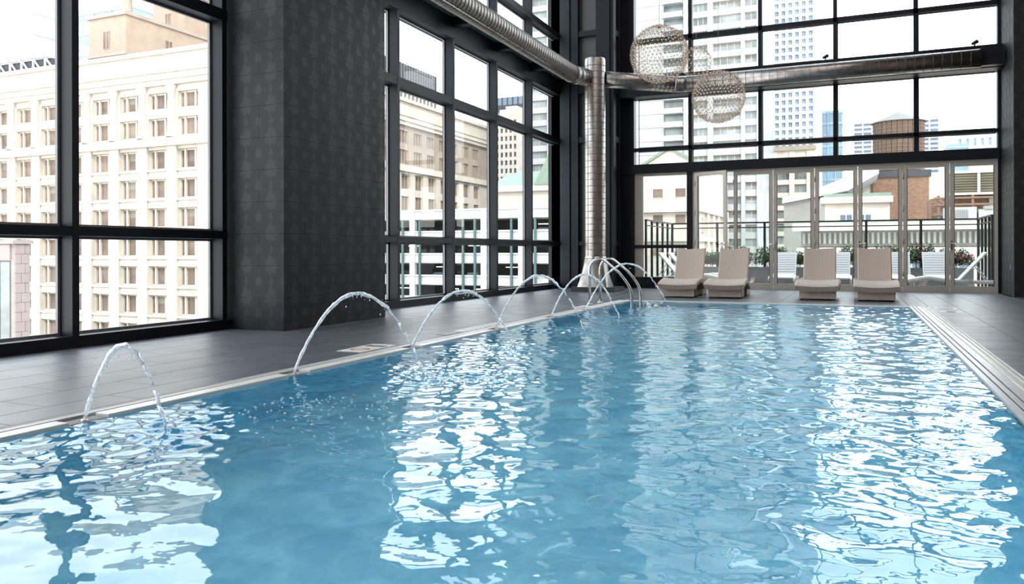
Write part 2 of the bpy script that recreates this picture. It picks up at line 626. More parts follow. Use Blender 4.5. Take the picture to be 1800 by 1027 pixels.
tiles = []
def lay(x0, x1, y0, y1, skip=None):
    col = 0
    x = x0
    while x < x1 - 0.02:
        w = min(TW, x1 - x)
        y = y0 - (TL * 0.5 if col % 2 else 0)
        while y < y1 - 0.02:
            a = max(y, y0)
            b = min(y + TL, y1)
            if b - a > 0.03:
                tiles.append((x, a, w, b - a))
            y += TL
        x += TW
        col += 1
lay(XL, -4.47, -6, YE - 0.0)
lay(-4.47, 1.24, WY1 + 0.12, YE)
lay(1.24, 3.14, -6, YE)
lay(3.14, 6.4, -6, PY)
def visible_tile(t):
    cx, cy = t[0] + t[2] / 2, t[1] + t[3] / 2
    z = -cx * 0.4 + cy * 0.9165
    x = cx * 0.9165 + cy * 0.4
    return z > 0.5 and abs(x / z) < 0.68 and z * 0.5 > 1.0, z
vis = sorted([t for t in tiles if visible_tile(t)[0]], key=lambda t: visible_tile(t)[1])
near = set(vis[:300])
rest = MB()
for t in tiles:
    if t in near:
        inst('floor_tile', tile_mesh(t[2], t[3]), floor, (t[0], t[1], 0))
    else:
        rest.bbox(t[0], t[0] + t[2] - 0.005, t[1], t[1] + t[3] - 0.005, -0.0115, 0.0, 0.002)
build('floor_tiles_far', rest, M_DECK, floor, 'stuff')

# ------------------------------------------------------------------ pool basin, gutters, water
pb = MB()
D = -1.25
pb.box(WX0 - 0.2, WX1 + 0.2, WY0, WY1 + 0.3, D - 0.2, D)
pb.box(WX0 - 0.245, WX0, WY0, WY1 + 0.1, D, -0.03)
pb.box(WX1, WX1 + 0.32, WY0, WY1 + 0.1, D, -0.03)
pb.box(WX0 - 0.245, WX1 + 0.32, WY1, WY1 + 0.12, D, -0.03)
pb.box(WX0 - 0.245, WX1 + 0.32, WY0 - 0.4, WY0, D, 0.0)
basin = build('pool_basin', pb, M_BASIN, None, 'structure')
# entry steps under the ladder end and a bench line
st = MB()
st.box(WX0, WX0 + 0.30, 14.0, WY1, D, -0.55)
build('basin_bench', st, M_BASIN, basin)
# mosaic band at the waterline (right side)
wl = MB()
wl.box(WX1 - 0.004, WX1, WY0, WY1, -0.14, -0.03)
build('waterline_band', wl, M_CONC, basin)

def strip(name, x0, x1, z1, m, parent, y0=WY0, y1=WY1 + 0.1):
    return build(name, MB().bbox(x0, x1, y0, y1, -0.035, z1, 0.003), m, parent)

gl_ = thing('pool_gutter', 'pale stone coping and slotted overflow gutter along the left edge, where the jets rise', 'gutter', (WX0, 0, -0.03))
# the coping breaks at every nozzle
noz = [3.3, 5.25, 7.15, 9.25, 11.3, 13.0]
edges = [WY0] + sum([[y - 0.13, y + 0.13] for y in noz], []) + [WY1 + 0.1]
for i in range(0, len(edges), 2):
    strip('coping_stone', WX0 - 0.115, WX0, 0.004, M_COPING, gl_, edges[i] + 0.004, edges[i + 1] - 0.004)
for y in noz:
    strip('nozzle_plate', WX0 - 0.115, WX0, -0.012, M_CONC, gl_, y - 0.126, y + 0.126)
    build('nozzle', MB().lathe([(0.0, -0.004), (0.018, -0.004), (0.022, -0.012), (0.022, -0.03)], WX0 - 0.04, y, 12), M_STEEL, gl_)
strip('slot', WX0 - 0.165, WX0 - 0.115, -0.022, M_SLOT, gl_)
strip('grating_bar', WX0 - 0.195, WX0 - 0.168, -0.002, M_GRATE, gl_)
strip('grating_bar', WX0 - 0.225, WX0 - 0.205, -0.002, M_GRATE, gl_)
strip('edge_trim', WX0 - 0.243, WX0 - 0.232, 0.001, M_COPING, gl_)

gr = thing('pool_gutter', 'wide pale overflow gutter of ribbed strips along the right edge of the pool', 'gutter', (WX1, 0, -0.03))
strip('coping_stone', WX1, WX1 + 0.050, 0.004, M_GRATE, gr)
strip('slot', WX1 + 0.050, WX1 + 0.062, -0.02, M_SLOT, gr)
strip('grating_bar', WX1 + 0.062, WX1 + 0.106, 0.003, M_GRATE, gr)
strip('slot', WX1 + 0.106, WX1 + 0.118, -0.02, M_SLOT, gr)
strip('grating_bar', WX1 + 0.118, WX1 + 0.188, 0.003, M_GRATE, gr)
strip('rib', WX1 + 0.190, WX1 + 0.206, 0.012, M_CREAM, gr)
strip('grating_bar', WX1 + 0.208, WX1 + 0.250, -0.002, M_GRATE, gr)
strip('rib', WX1 + 0.252, WX1 + 0.264, 0.012, M_CREAM, gr)
strip('grating_bar', WX1 + 0.268, WX1 + 0.296, -0.002, M_GRATE, gr)
strip('edge_trim', WX1 + 0.300, WX1 + 0.316, 0.008, M_COPING, gr)

ge = thing('pool_gutter', 'narrow pale coping across the far end of the pool, before the wicker loungers', 'gutter', (-1.6, WY1, -0.03))
build('coping_stone', MB().bbox(WX0, WX1, WY1, WY1 + 0.085, -0.035, 0.002, 0.003), M_COPING, ge)
build('slot', MB().box(WX0, WX1, WY1 + 0.085, WY1 + 0.115, -0.035, -0.02), M_SLOT, ge)

# water surface: real waves
def water():
    xs = np.linspace(WX0, WX1, 230)
    ys = np.concatenate([np.linspace(WY0, 0.4, 30), np.linspace(0.4, 7.0, 300)[1:], np.linspace(7.0, WY1, 300)[1:]])
    X, Y = np.meshgrid(xs, ys)
    Z = np.zeros_like(X)
    n = 90
    lam = np.exp(rng.uniform(math.log(0.12), math.log(0.55), n))
    th = rng.normal(PI * 0.5, 1.0, n)
    ph = rng.uniform(0, 2 * PI, n)
    slope = 0.0082
    # right half livelier than the calm front left
    turb = 0.62 + 0.50 / (1 + np.exp(-(X + 1.6) / 0.5)) * 1.0
    far = 1.0 + 0.35 / (1 + np.exp(-(Y - 8.0) / 1.5))
    for i in range(n):
        k = 2 * PI / lam[i]
        a = slope / k * (lam[i] / 0.6) ** 0.15
        Z += a * np.sin(k * (X * math.cos(th[i]) + Y * math.sin(th[i])) + ph[i])
    Z *= turb * far
    # sharpen crests a little
    Z += 3.0 * Z * np.abs(Z)
    # rings where the jets land
    for y in noz:
        lx, ly = WX0 + (0.62 if y < 4 else 1.05), y + (0.05 if y < 4 else 0.35)
        d = np.sqrt((X - lx) ** 2 + (Y - ly) ** 2)
        Z += 0.0030 * np.sin(d * 42) * np.exp(-d / 0.38)
        Z += 0.0035 * np.exp(-(d / 0.07) ** 2)
        m = np.exp(-(d / 0.75) ** 2)
        for q in range(18):
            kk = 2 * PI / rng.uniform(0.07, 0.16)
            t = rng.uniform(0, PI)
            Z += m * 0.075 / kk * np.sin(kk * (X * math.cos(t) + Y * math.sin(t)) + rng.uniform(0, 6.28))
    for (lx, ly, am) in ((-2.2, 2.9, 1.0), (-1.75, 3.6, 0.7), (-2.6, 4.4, 0.6)):
        d = np.sqrt((X - lx) ** 2 + (Y - ly) ** 2)
        Z += am * 0.0012 * np.sin(d * 75) * np.exp(-(d / 0.16) ** 2)
    edge = np.minimum.reduce([X - WX0, WX1 - X, WY1 - Y])
    Z *= np.clip(edge / 0.05, 0.0, 1) * 0.6 + 0.4
    Z = np.clip(Z, -0.05, 0.05) + WZ
    co = np.stack([X, Y, Z], -1).reshape(-1, 3)
    ny, nx = X.shape
    idx = np.arange(ny * nx).reshape(ny, nx)
    q = np.stack([idx[:-1, :-1], idx[:-1, 1:], idx[1:, 1:], idx[1:, :-1]], -1).reshape(-1, 4)
    me = bpy.data.meshes.new('pool_water')
    me.vertices.add(len(co)); me.vertices.foreach_set('co', co.ravel().astype(np.float32))
    me.loops.add(q.size); me.loops.foreach_set('vertex_index', q.ravel().astype(np.int32))
    me.polygons.add(len(q)); me.polygons.foreach_set('loop_start', np.arange(0, q.size, 4, dtype=np.int32))
    me.polygons.foreach_set('use_smooth', np.ones(len(q), dtype=bool))
    me.update(calc_edges=True); me.validate()
    me.materials.append(M_WATER)
    o = bpy.data.objects.new('pool_water', me)
    C.objects.link(o)
    tag(o, 'rippling clear blue water filling the long indoor swimming pool', 'water', kind='stuff')
water()

# ------------------------------------------------------------------ left window wall
YM = [5.67 + 2.13 * k for k in range(-5, 8)]    # near faces of the mullions
Y0W, Y1W = -6.0, NY
wall_left = build('wall_left', bx(-7.85, XL, Y0W, Y1W, 0, 0.125), M_FRAME, None, 'structure')
RH = [(1.18, 1.28), (4.02, 4.17), (6.95, 7.10), (9.2, 9.32)]
for y in YM:
    if 7.9 < y + 0.04 < 10.2:
        continue
    y1 = min(y + 0.08, Y1W)
    build('mullion', MB().box(XG - 0.03, XL, y, y1, 0.125, 5.40).box(XG - 0.03, XL, y, y1, 5.85, CEIL), M_FRAME, wall_left)
for (a, b) in RH:
    build('transom', bx(XG - 0.03, XL - 0.005, Y0W, 7.9, a, b), M_FRAME, wall_left)
    build('transom', bx(XG - 0.03, XL - 0.005, 10.3, Y1W, a, b), M_FRAME, wall_left)
for (a, b) in ((0.125, 0.15), (1.28, 1.31), (3.99, 4.02), (4.17, 4.20)):
    pass
for (ya, yb) in ((Y0W, 7.9), (10.3, Y1W)):
    build('beam', bx(-7.85, XL, ya, yb, 5.38, 5.86), M_FRAME, wall_left)
    build('ledge', MB().box(XL, XL + 0.62, ya, yb, 5.80, 5.90), M_FRAME2, wall_left)
for y in YM:
    if y > 0 and not (7.7 < y < 10.2):
        build('bracket', bx(XL, XL + 0.6, y - 0.06, y + 0.14, 5.62, 5.80), M_FRAME, wall_left)
ys_b = [Y0W] + YM
for i in range(len(YM) - 1):
    ya, yb = YM[i] + 0.08, YM[i + 1]
    if 9.0 < 0.5 * (ya + yb) < 10.0 and False:
        continue
    if ya > 7.6 and yb < 10.2:
        continue
    if ya < -4.9:
        continue
    for (z0, z1) in ((0.125, 1.18), (1.28, 4.02), (4.17, 5.38), (5.90, 6.95), (7.10, 9.2), (9.32, CEIL)):
        build('glass_pane', bx(XG - 0.012, XG, ya, yb, z0, z1), M_GLASS, wall_left)
        if ya > 3 and z0 < 6:
            t = MB()
            t.box(XG, XG + 0.035, ya, yb, z0, z0 + 0.03).box(XG, XG + 0.035, ya, yb, z1 - 0.03, z1)
            t.box(XG, XG + 0.035, ya, ya + 0.03, z0 + 0.03, z1 - 0.03).box(XG, XG + 0.035, yb - 0.03, yb, z0 + 0.03, z1 - 0.03)
            build('glazing_bead', t, M_FRAME2, wall_left)

# ------------------------------------------------------------------ nook (dark panels, narrow side glass)
wn_ = build('wall_nook', MB().box(XL - 0.35, -6.97, NY, NY + 0.25, 0, CEIL).box(-6.45, NX, NY, NY + 0.25, 0, CEIL), M_FRAME, None, 'structure')
for i, (a, b) in enumerate(((0.0, 0.14), (1.18, 1.28), (4.02, 4.17), (5.38, 5.86), (6.95, 7.10))):
    build('transom', bx(-6.97, -6.45, NY + 0.03, NY + 0.2, a, b), M_FRAME, wn_)
for (a, b) in ((0.14, 1.18), (1.28, 4.02), (4.17, 5.38), (5.86, 6.95), (7.10, CEIL)):
    build('dark_panel', bx(-6.97, -6.45, NY + 0.16, NY + 0.2, a, b), M_PANEL, wn_)
build('pilaster', bx(-7.35, -7.2, NY - 0.05, NY, 0, CEIL), M_FRAME, wn_)
build('pilaster', bx(-6.2, -6.05, NY - 0.05, NY, 0, CEIL), M_FRAME, wn_)
ws_ = build('wall_nook_side', MB().box(NX - 0.2, NX, NY + 0.25, YE - 0.32, 0, 0.14), M_FRAME, None, 'structure')
build('mullion', bx(NX - 0.2, NX, YE - 0.32, YE - 0.02, 0, CEIL), M_FRAME, ws_)
for (a, b) in ((1.18, 1.28), (4.02, 4.17), (5.38, 5.86), (6.95, 7.10)):
    build('transom', bx(NX - 0.2, NX, NY + 0.25, YE - 0.32, a, b), M_FRAME, ws_)
for (a, b) in ((0.14, 1.18), (1.28, 4.02), (4.17, 5.38), (5.86, 6.95), (7.10, CEIL)):
    build('glass_pane', bx(NX - 0.15, NX - 0.138, NY + 0.25, YE - 0.32, a, b), M_GREENGLASS, ws_)

# ------------------------------------------------------------------ end wall
XE0, XE1 = -5.95, PX
wall_end = build('wall_end', bx(XE0, XE1, YE - 0.10, YE + 0.22, 3.17, 3.42), M_FRAME, None, 'structure')
build('corner_post', bx(XE0 - 0.1, -5.60, YE - 0.04, YE + 0.22, 0, CEIL), M_FRAME, wall_end)
build('beam', bx(XE0, XE1 + 0.02, YE - 0.42, YE + 0.2, 5.24, 5.78), M_FRAME, wall_end)
EM = [-4.05, -2.23, -0.41, 1.41]
for x in EM:
    build('mullion', MB().box(x - 0.05, x + 0.05, YE, YE + 0.2, 3.42, 5.24).box(x - 0.05, x + 0.05, YE, YE + 0.2, 5.78, CEIL), M_FRAME, wall_end)
build('mullion', bx(XE1 - 0.02, XE1 + 0.06, YE, YE + 0.2, 0, CEIL), M_FRAME, wall_end)
ER = [(3.80, 3.89), (6.80, 6.92), (8.6, 8.72)]
for (a, b) in ER:
    build('transom', bx(-5.60, XE1, YE, YE + 0.2, a, b), M_FRAME, wall_end)
xs_ = [-5.55] + EM + [XE1]
for i in range(5):
    xa = xs_[i] + 0.05
    xb = xs_[i + 1] - 0.05
    for (a, b) in ((3.42, 3.80), (3.89, 5.24), (5.78, 6.80), (6.92, 8.6), (8.72, CEIL)):
        build('glass_pane', bx(xa, xb, YE + 0.12, YE + 0.132, a, b), M_GLASS, wall_end)
        if b < 7:
            t = MB()
            t.box(xa, xb, YE + 0.10, YE + 0.12, a, a + 0.025).box(xa, xb, YE + 0.10, YE + 0.12, b - 0.025, b)
            t.box(xa, xa + 0.02, YE + 0.10, YE + 0.12, a, b)
            build('glazing_bead', t, M_FRAME2, wall_end)
# fixed window left of the doors
w1 = build('window_1', MB().box(-5.60, -4.10, YE - 0.05, YE + 0.2, 0, 0.30).box(-5.60, -4.10, YE - 0.02, YE + 0.18, 1.10, 1.19), M_FRAME, None, 'structure')
build('frame_post', bx(-4.14, -3.99, YE - 0.05, YE + 0.2, 0, 3.17), M_FRAME, w1)
build('frame_liner', MB().box(-5.60, -5.36, YE + 0.02, YE + 0.1, 0.30, 3.17).box(-5.36, -4.14, YE + 0.02, YE + 0.1, 3.10, 3.17), M_BEIGE, w1)
build('glass_pane', bx(-5.36, -4.14, YE + 0.09, YE + 0.10, 0.30, 1.10), M_GLASS, w1)
build('glass_pane', bx(-5.36, -4.14, YE + 0.09, YE + 0.10, 1.19, 3.10), M_GLASS, w1)

# folding doors
def door_leaf(n, w=1.01, handle=None, hinge=True):
    """leaf in local coordinates: x 0..w, y -0.03..0.03, z 0..3.1"""
    f = 0.088
    h = 3.10
    mb = MB()
    mb.box(0.004, f, -0.03, 0.03, 0.0, h).box(w - f, w - 0.004, -0.03, 0.03, 0.0, h)
    mb.box(f, w - f, -0.03, 0.03, 0.0, 0.13).box(f, w - f, -0.03, 0.03, h - 0.10, h)
    root = bpy.data.objects.new('door_%d' % n, mb.mesh('door_frame', M_BEIGE))
    C.objects.link(root)
    root['kind'] = 'structure'
    g = bpy.data.objects.new('glass_pane', bx(f, w - f, -0.006, 0.006, 0.13, h - 0.10).mesh('glass_pane', M_GLASS))
    C.objects.link(g); g.parent = root
    sl = MB()
    for (a, b) in ((f, f + 0.014), (w - f - 0.014, w - f)):
        sl.box(a, b, -0.018, 0.018, 0.13, h - 0.10)
    s = bpy.data.objects.new('gasket', sl.mesh('gasket', M_BLACK))
    C.objects.link(s); s.parent = root
    if handle is not None:
        hx, sgn, droop = handle
        hm = MB()
        hm.box(hx - 0.02, hx + 0.02, -0.045, -0.03, 1.0, 1.22)
        hm.tube([(hx, -0.045, 1.16), (hx, -0.085, 1.16), (hx + sgn * 0.03, -0.09, 1.16), (hx + sgn * 0.14, -0.09, 1.16 - droop)], 0.011, 8)
        o = bpy.data.objects.new('handle', hm.mesh('handle', M_STEEL))
        C.objects.link(o); o.parent = root
    if hinge:
        hm = MB()
        for z in (0.35, 1.15, 1.95, 2.75):
            hm.lathe([(0.0, z), (0.016, z), (0.016, z + 0.13), (0.0, z + 0.13)], 0.0 if hinge == 1 else w, -0.036, 8)
        o = bpy.data.objects.new('hinge', hm.mesh('hinge', M_BEIGE))
        C.objects.link(o); o.parent = root
    return root
DX = -3.93
d = door_leaf(1, 1.0, (0.94, -1, 0.0), 1)
d.location = (DX + 0.02, YE + 0.0, 0.03)
d.rotation_euler = (0, 0, R(-27))
spec = {2: (None, 1), 3: ((0.045, -1, 0.0), 0), 4: (None, 1), 5: ((0.04, 1, -0.01), 0), 6: (None, 1), 7: ((0.03, 1, 0.09), 2)}
for n, (hd, hg) in spec.items():
    d = door_leaf(n, 1.005, hd, hg)
    d.location = (DX + 1.01 * (n - 1), YE + 0.06, 0.03)
tr = build('trim_1', MB().box(-3.99, XE1, YE, YE + 0.12, 3.135, 3.17).box(-3.99, XE1 - 0.02, YE, YE + 0.12, 0.0, 0.028).box(-3.99, -3.93, YE - 0.02, YE + 0.12, 0.028, 3.135), M_BEIGE, None, 'structure')

# ------------------------------------------------------------------ right pillar, right wall, back wall, ceiling
wall_right = build('wall_right', bx(PX + 0.06, 6.5, PY + 0.01, YE + 0.22, 0, CEIL), M_PJOINT, None, 'structure')
build('side_wall', bx(6.4, 6.6, -6, PY + 0.1, 0, CEIL), M_WARM, wall_right)
# ceiling, back wall
build('ceiling', bx(-7.85, 6.6, -6.2, YE + 0.4, CEIL, CEIL + 0.3), M_CEIL, None, 'structure')
build('wall_back', bx(-7.85, 6.6, -6.2, -6.0, 0, CEIL), M_WARM, None, 'structure')

def tile_face(parent, origin, axis, length, height, tw=0.82, th=0.413, zoff=0.0, offrow=0):
    """damask tiles over a wall face; axis 'x+' : runs along x facing -Y ; 'y' : runs along y facing +X ; 'yn' : facing -X"""
    g = 0.0035
    row = 0
    z = 0.0
    cache = {}
    while z < height - 0.01:
        h = min(th, height - z)
        s = -tw * 0.5 if (row + offrow) % 2 else 0.0
        while s < length - 0.01:
            a, b = max(s, 0), min(s + tw, length)
            if b - a > 0.02:
                k = (round(b - a, 3), round(h, 3), axis)
                if k not in cache:
                    w = b - a
                    if axis == 'x':
                        cache[k] = MB().box(0.0 + g / 2, w - g / 2, -0.018, 0.0, g / 2, h - g / 2).mesh('wall_tile', M_DAMASK)
                    elif axis == 'y':
                        cache[k] = MB().box(0.0, 0.018, g / 2, w - g / 2, g / 2, h - g / 2).mesh('wall_tile', M_DAMASK)
                    else:
                        cache[k] = MB().box(-0.018, 0.0, g / 2, w - g / 2, g / 2, h - g / 2).mesh('wall_tile', M_DAMASK)
                o = origin
                loc = (o[0] + a, o[1], o[2] + z) if axis == 'x' else (o[0], o[1] + a, o[2] + z)
                inst('wall_tile', cache[k], parent, loc)
            s += tw
        z += h
        row += 1

pil = build('pillar', bx(-7.85, -6.65, 7.97, 10.30, 0, CEIL), M_PJOINT, None, 'structure')
tile_face(pil, (-7.85, 7.97, 0.004), 'x', 1.218, 4.95)
tile_face(pil, (-6.65, 7.952, 0.004), 'y', 2.348, 4.95)
build('upper_cladding', MB().box(-7.85, -6.632, 7.952, 7.97, 4.96, CEIL).box(-6.65, -6.632, 7.97, 10.30, 4.96, CEIL), M_DAMASK, pil)
build('metal_edge', bx(-6.636, -6.628, 7.948, 7.956, 0, 4.95), M_FRAME, pil)

tile_face(wall_right, (PX + 0.06, PY + 0.01, 0.004), 'yn', YE - PY, 7.4)
tile_face(wall_right, (PX + 0.042, PY + 0.01, 0.004), 'x', 2.46, 7.4)
build('upper_cladding', MB().box(PX + 0.042, PX + 0.06, PY + 0.01, YE, 7.44, CEIL).box(PX + 0.042, 6.4, PY - 0.008, PY + 0.01, 7.44, CEIL), M_DAMASK, wall_right)
build('corner_trim', bx(PX + 0.036, PX + 0.045, PY - 0.012, PY - 0.004, 0, CEIL), M_FRAME2, wall_right)
sw = MB().bbox(-0.006, 0.0, -0.04, 0.04, -0.06, 0.06)
o = build('wall_outlet', MB().box(PX + 0.028, PX + 0.040, PY + 0.28, PY + 0.36, 0.60, 0.72), M_FRAME2)
tag(o, 'small grey wall outlet low on the right tiled pillar, beside the last folding door', 'outlet')

# ------------------------------------------------------------------ ducts
ZD = 5.4
def spiral(mb, p0, p1, rad, pitch=0.14, n=20, w=0.0075):
    p0, p1 = Vector(p0), Vector(p1)
    d = p1 - p0
    Lg = d.length
    d.normalize()
    up = Vector((0, 0, 1)) if abs(d.z) < 0.9 else Vector((1, 0, 0))
    s = d.cross(up).normalized()
    u = s.cross(d)
    k = int(Lg / pitch)
    for i in range(1, k):
        c = p0 + d * (i * pitch)
        pts = [c + (s * math.cos(2 * PI * j / n) + u * math.sin(2 * PI * j / n)) * rad for j in range(n + 1)]
        mb.tube(pts, w, 4, caps=False)
    for t in (PI * 0.25, PI * 1.15, PI * 1.72):
        q = (s * math.cos(t) + u * math.sin(t)) * rad
        mb.tube([p0 + q, p1 + q], w * 0.8, 4, caps=False)

def disc_collar(mb, c, d, rad, t=0.04):
    c, d = Vector(c), Vector(d).normalized()
    mb.tube([c - d * t / 2, c + d * t / 2], rad, 28)

dv = thing('air_duct', 'tall vertical silver spiral duct standing in the far left corner on a flared base', 'duct', (-6.0, 19.0, 0))
cx, cy = -6.0, 19.05
dvp = build('duct_pipe', MB().lathe([(0.26, 0.86), (0.26, 5.86), (0.25, 5.9), (0.0, 5.9)], cx, cy, 36), M_DUCT, dv)
m_ = MB(); spiral(m_, (cx, cy, 0.9), (cx, cy, 5.9), 0.262, 0.16, 28)
build('seam', m_, M_DUCTSEAM, dvp, 'stuff')
fb = MB()
n_ = 36
vs = []
for i, (t) in enumerate((0, 0.25, 0.5, 0.75, 1.0)):
    z = 0.12 + 0.74 * t
    for k in range(n_):
        a = 2 * PI * k / n_
        ca, sa = math.cos(a), math.sin(a)
        e = 0.25 + 0.75 * t
        rx = 0.40 * abs(ca) ** (e) * (1 if ca > 0 else -1)
        ry = 0.36 * abs(sa) ** (e) * (1 if sa > 0 else -1)
        f = t
        vs.append((cx + rx * (1 - f) + 0.265 * ca * f, cy + ry * (1 - f) + 0.265 * sa * f, z))
fs = []
for i in range(4):
    for k in range(n_):
        j = (k + 1) % n_
        fs.append((i * n_ + k, i * n_ + j, (i + 1) * n_ + j, (i + 1) * n_ + k))
fb.add(vs, fs, 0, True)
build('flared_base', fb, M_DUCT, dv)
build('collar', MB().lathe([(0.262, 0.83), (0.275, 0.835), (0.275, 0.875), (0.262, 0.88)], cx, cy, 36), M_STEEL, dv)
build('plinth', bx(cx - 0.52, cx + 0.62, cy - 0.42, cy + 0.5, 0, 0.12), M_BLACK, dv)

RD = 0.21
dl = thing('air_duct', 'silver spiral duct running high along the left window wall towards the camera', 'duct', (-6.36, 10, ZD))
pts = [(-6.36, -5.5, ZD), (-6.36, 18.25, ZD), (-6.34, 18.38, ZD), (-6.29, 18.50, ZD), (-6.16, 18.80, ZD)]
dlp = build('duct_pipe', MB().tube(pts[:2], RD, 32), M_DUCT, dl)
build('elbow', MB().tube([pts[1], (-6.357, 18.31, ZD), pts[2], (-6.315, 18.45, ZD), pts[3], pts[4]], RD + 0.002, 32), M_DUCT, dl)
m_ = MB(); spiral(m_, pts[0], pts[1], RD, 0.125, 24); spiral(m_, pts[3], (-6.14, 18.84, ZD), RD + 0.002, 0.12, 24)
build('seam', m_, M_DUCTSEAM, dlp, 'stuff')
m_ = MB(); disc_collar(m_, pts[1], (0, 1, 0), RD + 0.012); disc_collar(m_, pts[3], (0.4, 0.9, 0), RD + 0.012)
build('collar', m_, M_DUCT, dl)
# supply grille strip along the underside, hanger cable
m_ = MB().tube([(-6.20, 2.0, ZD - 0.235), (-6.20, 16.4, ZD - 0.235)], 0.012, 6)
for k in range(72):
    m_.tube([(-6.20, 2.0 + k * 0.2, ZD - 0.235), (-6.24, 2.0 + k * 0.2, ZD - 0.17)], 0.004, 4)
build('underside_rail', m_, M_STEEL, dl)

dr = thing('air_duct', 'silver spiral duct crossing high in front of the end window wall', 'duct', (-1, 20.6, ZD))
q0, q1, q2 = (-5.83, 19.22, ZD), (-4.28, 20.56, ZD), (2.67, 20.62, ZD)
drp = build('duct_pipe', MB().tube([(-4.0, 20.62, ZD), q2], RD, 32), M_DUCT, dr)
build('branch_pipe', MB().tube([q0, (-4.32, 20.52, ZD)], RD, 32), M_DUCT, dr)
build('elbow', MB().tube([(-4.34, 20.50, ZD), (-4.22, 20.58, ZD), (-4.1, 20.615, ZD), (-3.98, 20.62, ZD)], RD + 0.002, 32), M_DUCT, dr)
m_ = MB(); spiral(m_, (-4.0, 20.62, ZD), q2, RD, 0.19, 24, 0.005); spiral(m_, q0, (-4.32, 20.52, ZD), RD, 0.13, 24, 0.005)
build('seam', m_, M_DUCTSEAM, drp, 'stuff')
m_ = MB(); disc_collar(m_, (-4.32, 20.52, ZD), (0.8, 0.6, 0), RD + 0.012)
build('collar', m_, M_DUCT, dr)
build('end_bracket', bx(2.67, 3.12, 20.55, 20.75, ZD - 0.18, ZD + 0.24), M_FRAME, dr)

def spot(x, y, z, rz, label):
    t = thing('spotlight', label, 'spotlight', (x, y, z), 'spotlights on the beams')
    build('base', bx(x - 0.05, x + 0.05, y - 0.04, y + 0.04, z, z + 0.02), M_BLACK, t)
    build('stem', bx(x - 0.015, x + 0.015, y - 0.015, y + 0.015, z + 0.02, z + 0.07), M_BLACK, t)
    a = Vector((math.cos(rz), math.sin(rz), 0.5)).normalized() * 0.07
    c = Vector((x, y, z + 0.11))
    build('lamp_head', MB().tube([c - a, c + a * 0.4, c + a], [0.035, 0.045, 0.045], 12), M_BLACK, t)
spot(-0.63, YE - 0.25, 5.78, 0.5, 'small black spotlight on the end beam, at the middle of the horizontal duct')
spot(2.62, YE - 0.25, 5.78, 0.5, 'small black spotlight on the end beam, near the right end of the duct')
spot(-7.05, 14.6, 5.90, 0.5, 'small black spotlight on the left window ledge, behind the long duct')

# ------------------------------------------------------------------ pool ladder
def ladder_rail(y):
    pts = [(-4.56, y, 0.0), (-4.56, y, 0.66)]
    for k in range(1, 8):
        a = PI - k * (PI * 0.72) / 7
        pts.append((-4.37 + 0.19 * math.cos(a), y, 0.66 + 0.21 * math.sin(a)))
    pts += [(-4.00, y, 0.62), (-3.88, y, 0.48), (-3.80, y, 0.36), (-3.76, y, 0.26), (-3.75, y, 0.12), (-3.75, y, -0.75)]
    return pts
la = thing('pool_ladder', 'polished steel ladder with two arched grab rails dipping into the far left of the pool', 'ladder', (-4.3, 14.4, 0))
for y in (14.12, 14.78):
    build('grab_rail', MB().tube(ladder_rail(y), 0.024, 14), M_STEEL, la)
    build('foot_flange', MB().lathe([(0.0, 0.0), (0.055, 0.0), (0.055, 0.012), (0.03, 0.025), (0.0, 0.025)], -4.56, y, 18), M_STEEL, la)
for z in (-0.2, -0.48):
    build('rung', bx(-3.79, -3.71, 14.12, 14.78, z, z + 0.025), M_STEEL, la)

# ------------------------------------------------------------------ water jets
def jet(y, reach, drift, height, label, seed):
    rj = random.Random(seed)
    x0 = WX0 - 0.04
    n = 46
    def P(t):
        x = x0 + reach * t
        yy = y + drift * t
        z = -0.004 + 4 * height * t * (1 - t) * (1 + 0.0 * t)
        return Vector((x, yy, z))
    t_ = thing('water_jet', label, 'water jet', (x0, y, 0), 'arching water jets')
    pts, rad = [], []
    for i in range(n):
        t = i / (n - 1)
        j = 0.002 + 0.012 * max(0, t - 0.25)
        p = P(t) + Vector((rj.uniform(-j, j), rj.uniform(-j, j), rj.uniform(-j, j)))
        pts.append(p)
        rad.append((0.0095 + 0.0065 * rj.random()) * (1.25 if 0.3 < t < 0.7 else 1.0))
    pts[-1].z = WZ - 0.01
    rad[0] = 0.009
    build('water_arc', MB().tube(pts[:34], rad[:34], 7), M_JET, t_)
    # the stream frays on the way down
    m2 = MB()
    i = 33
    while i < n - 1:
        k = min(i + rj.randint(2, 5), n - 1)
        m2.tube(pts[i:k + 1], [max(0.003, r * rj.uniform(0.6, 1.0)) for r in rad[i:k + 1]], 6)
        i = k + (1 if rj.random() < 0.35 else 0)
        if i == k: i = k
        if k == n - 1: break
    build('falling_strand', m2, M_JET, t_)
    dm = MB()
    def drop(c, r):
        vs = [(c[0] + r, c[1], c[2]), (c[0] - r, c[1], c[2]), (c[0], c[1] + r, c[2]), (c[0], c[1] - r, c[2]), (c[0], c[1], c[2] + r * 1.5), (c[0], c[1], c[2] - r * 1.5)]
        dm.add(vs, [(0, 2, 4), (2, 1, 4), (1, 3, 4), (3, 0, 4), (2, 0, 5), (1, 2, 5), (3, 1, 5), (0, 3, 5)], 0, True)
    for _ in range(16):
        t = rj.uniform(0.35, 0.98)
        p = P(t)
        drop((p.x + rj.uniform(-.05, .05), p.y + rj.uniform(-.05, .05), max(0.0, p.z - rj.uniform(0.0, 0.09))), rj.uniform(0.003, 0.008))
    e = P(1)
    for _ in range(40):
        a, rr = rj.uniform(0, 2 * PI), abs(rj.gauss(0, 0.13))
        drop((e.x + rr * math.cos(a), e.y + rr * math.sin(a), rj.uniform(0, 0.05) * math.exp(-rr * 5)), rj.uniform(0.002, 0.006))
    build('droplets', dm, M_JET, t_, 'stuff')
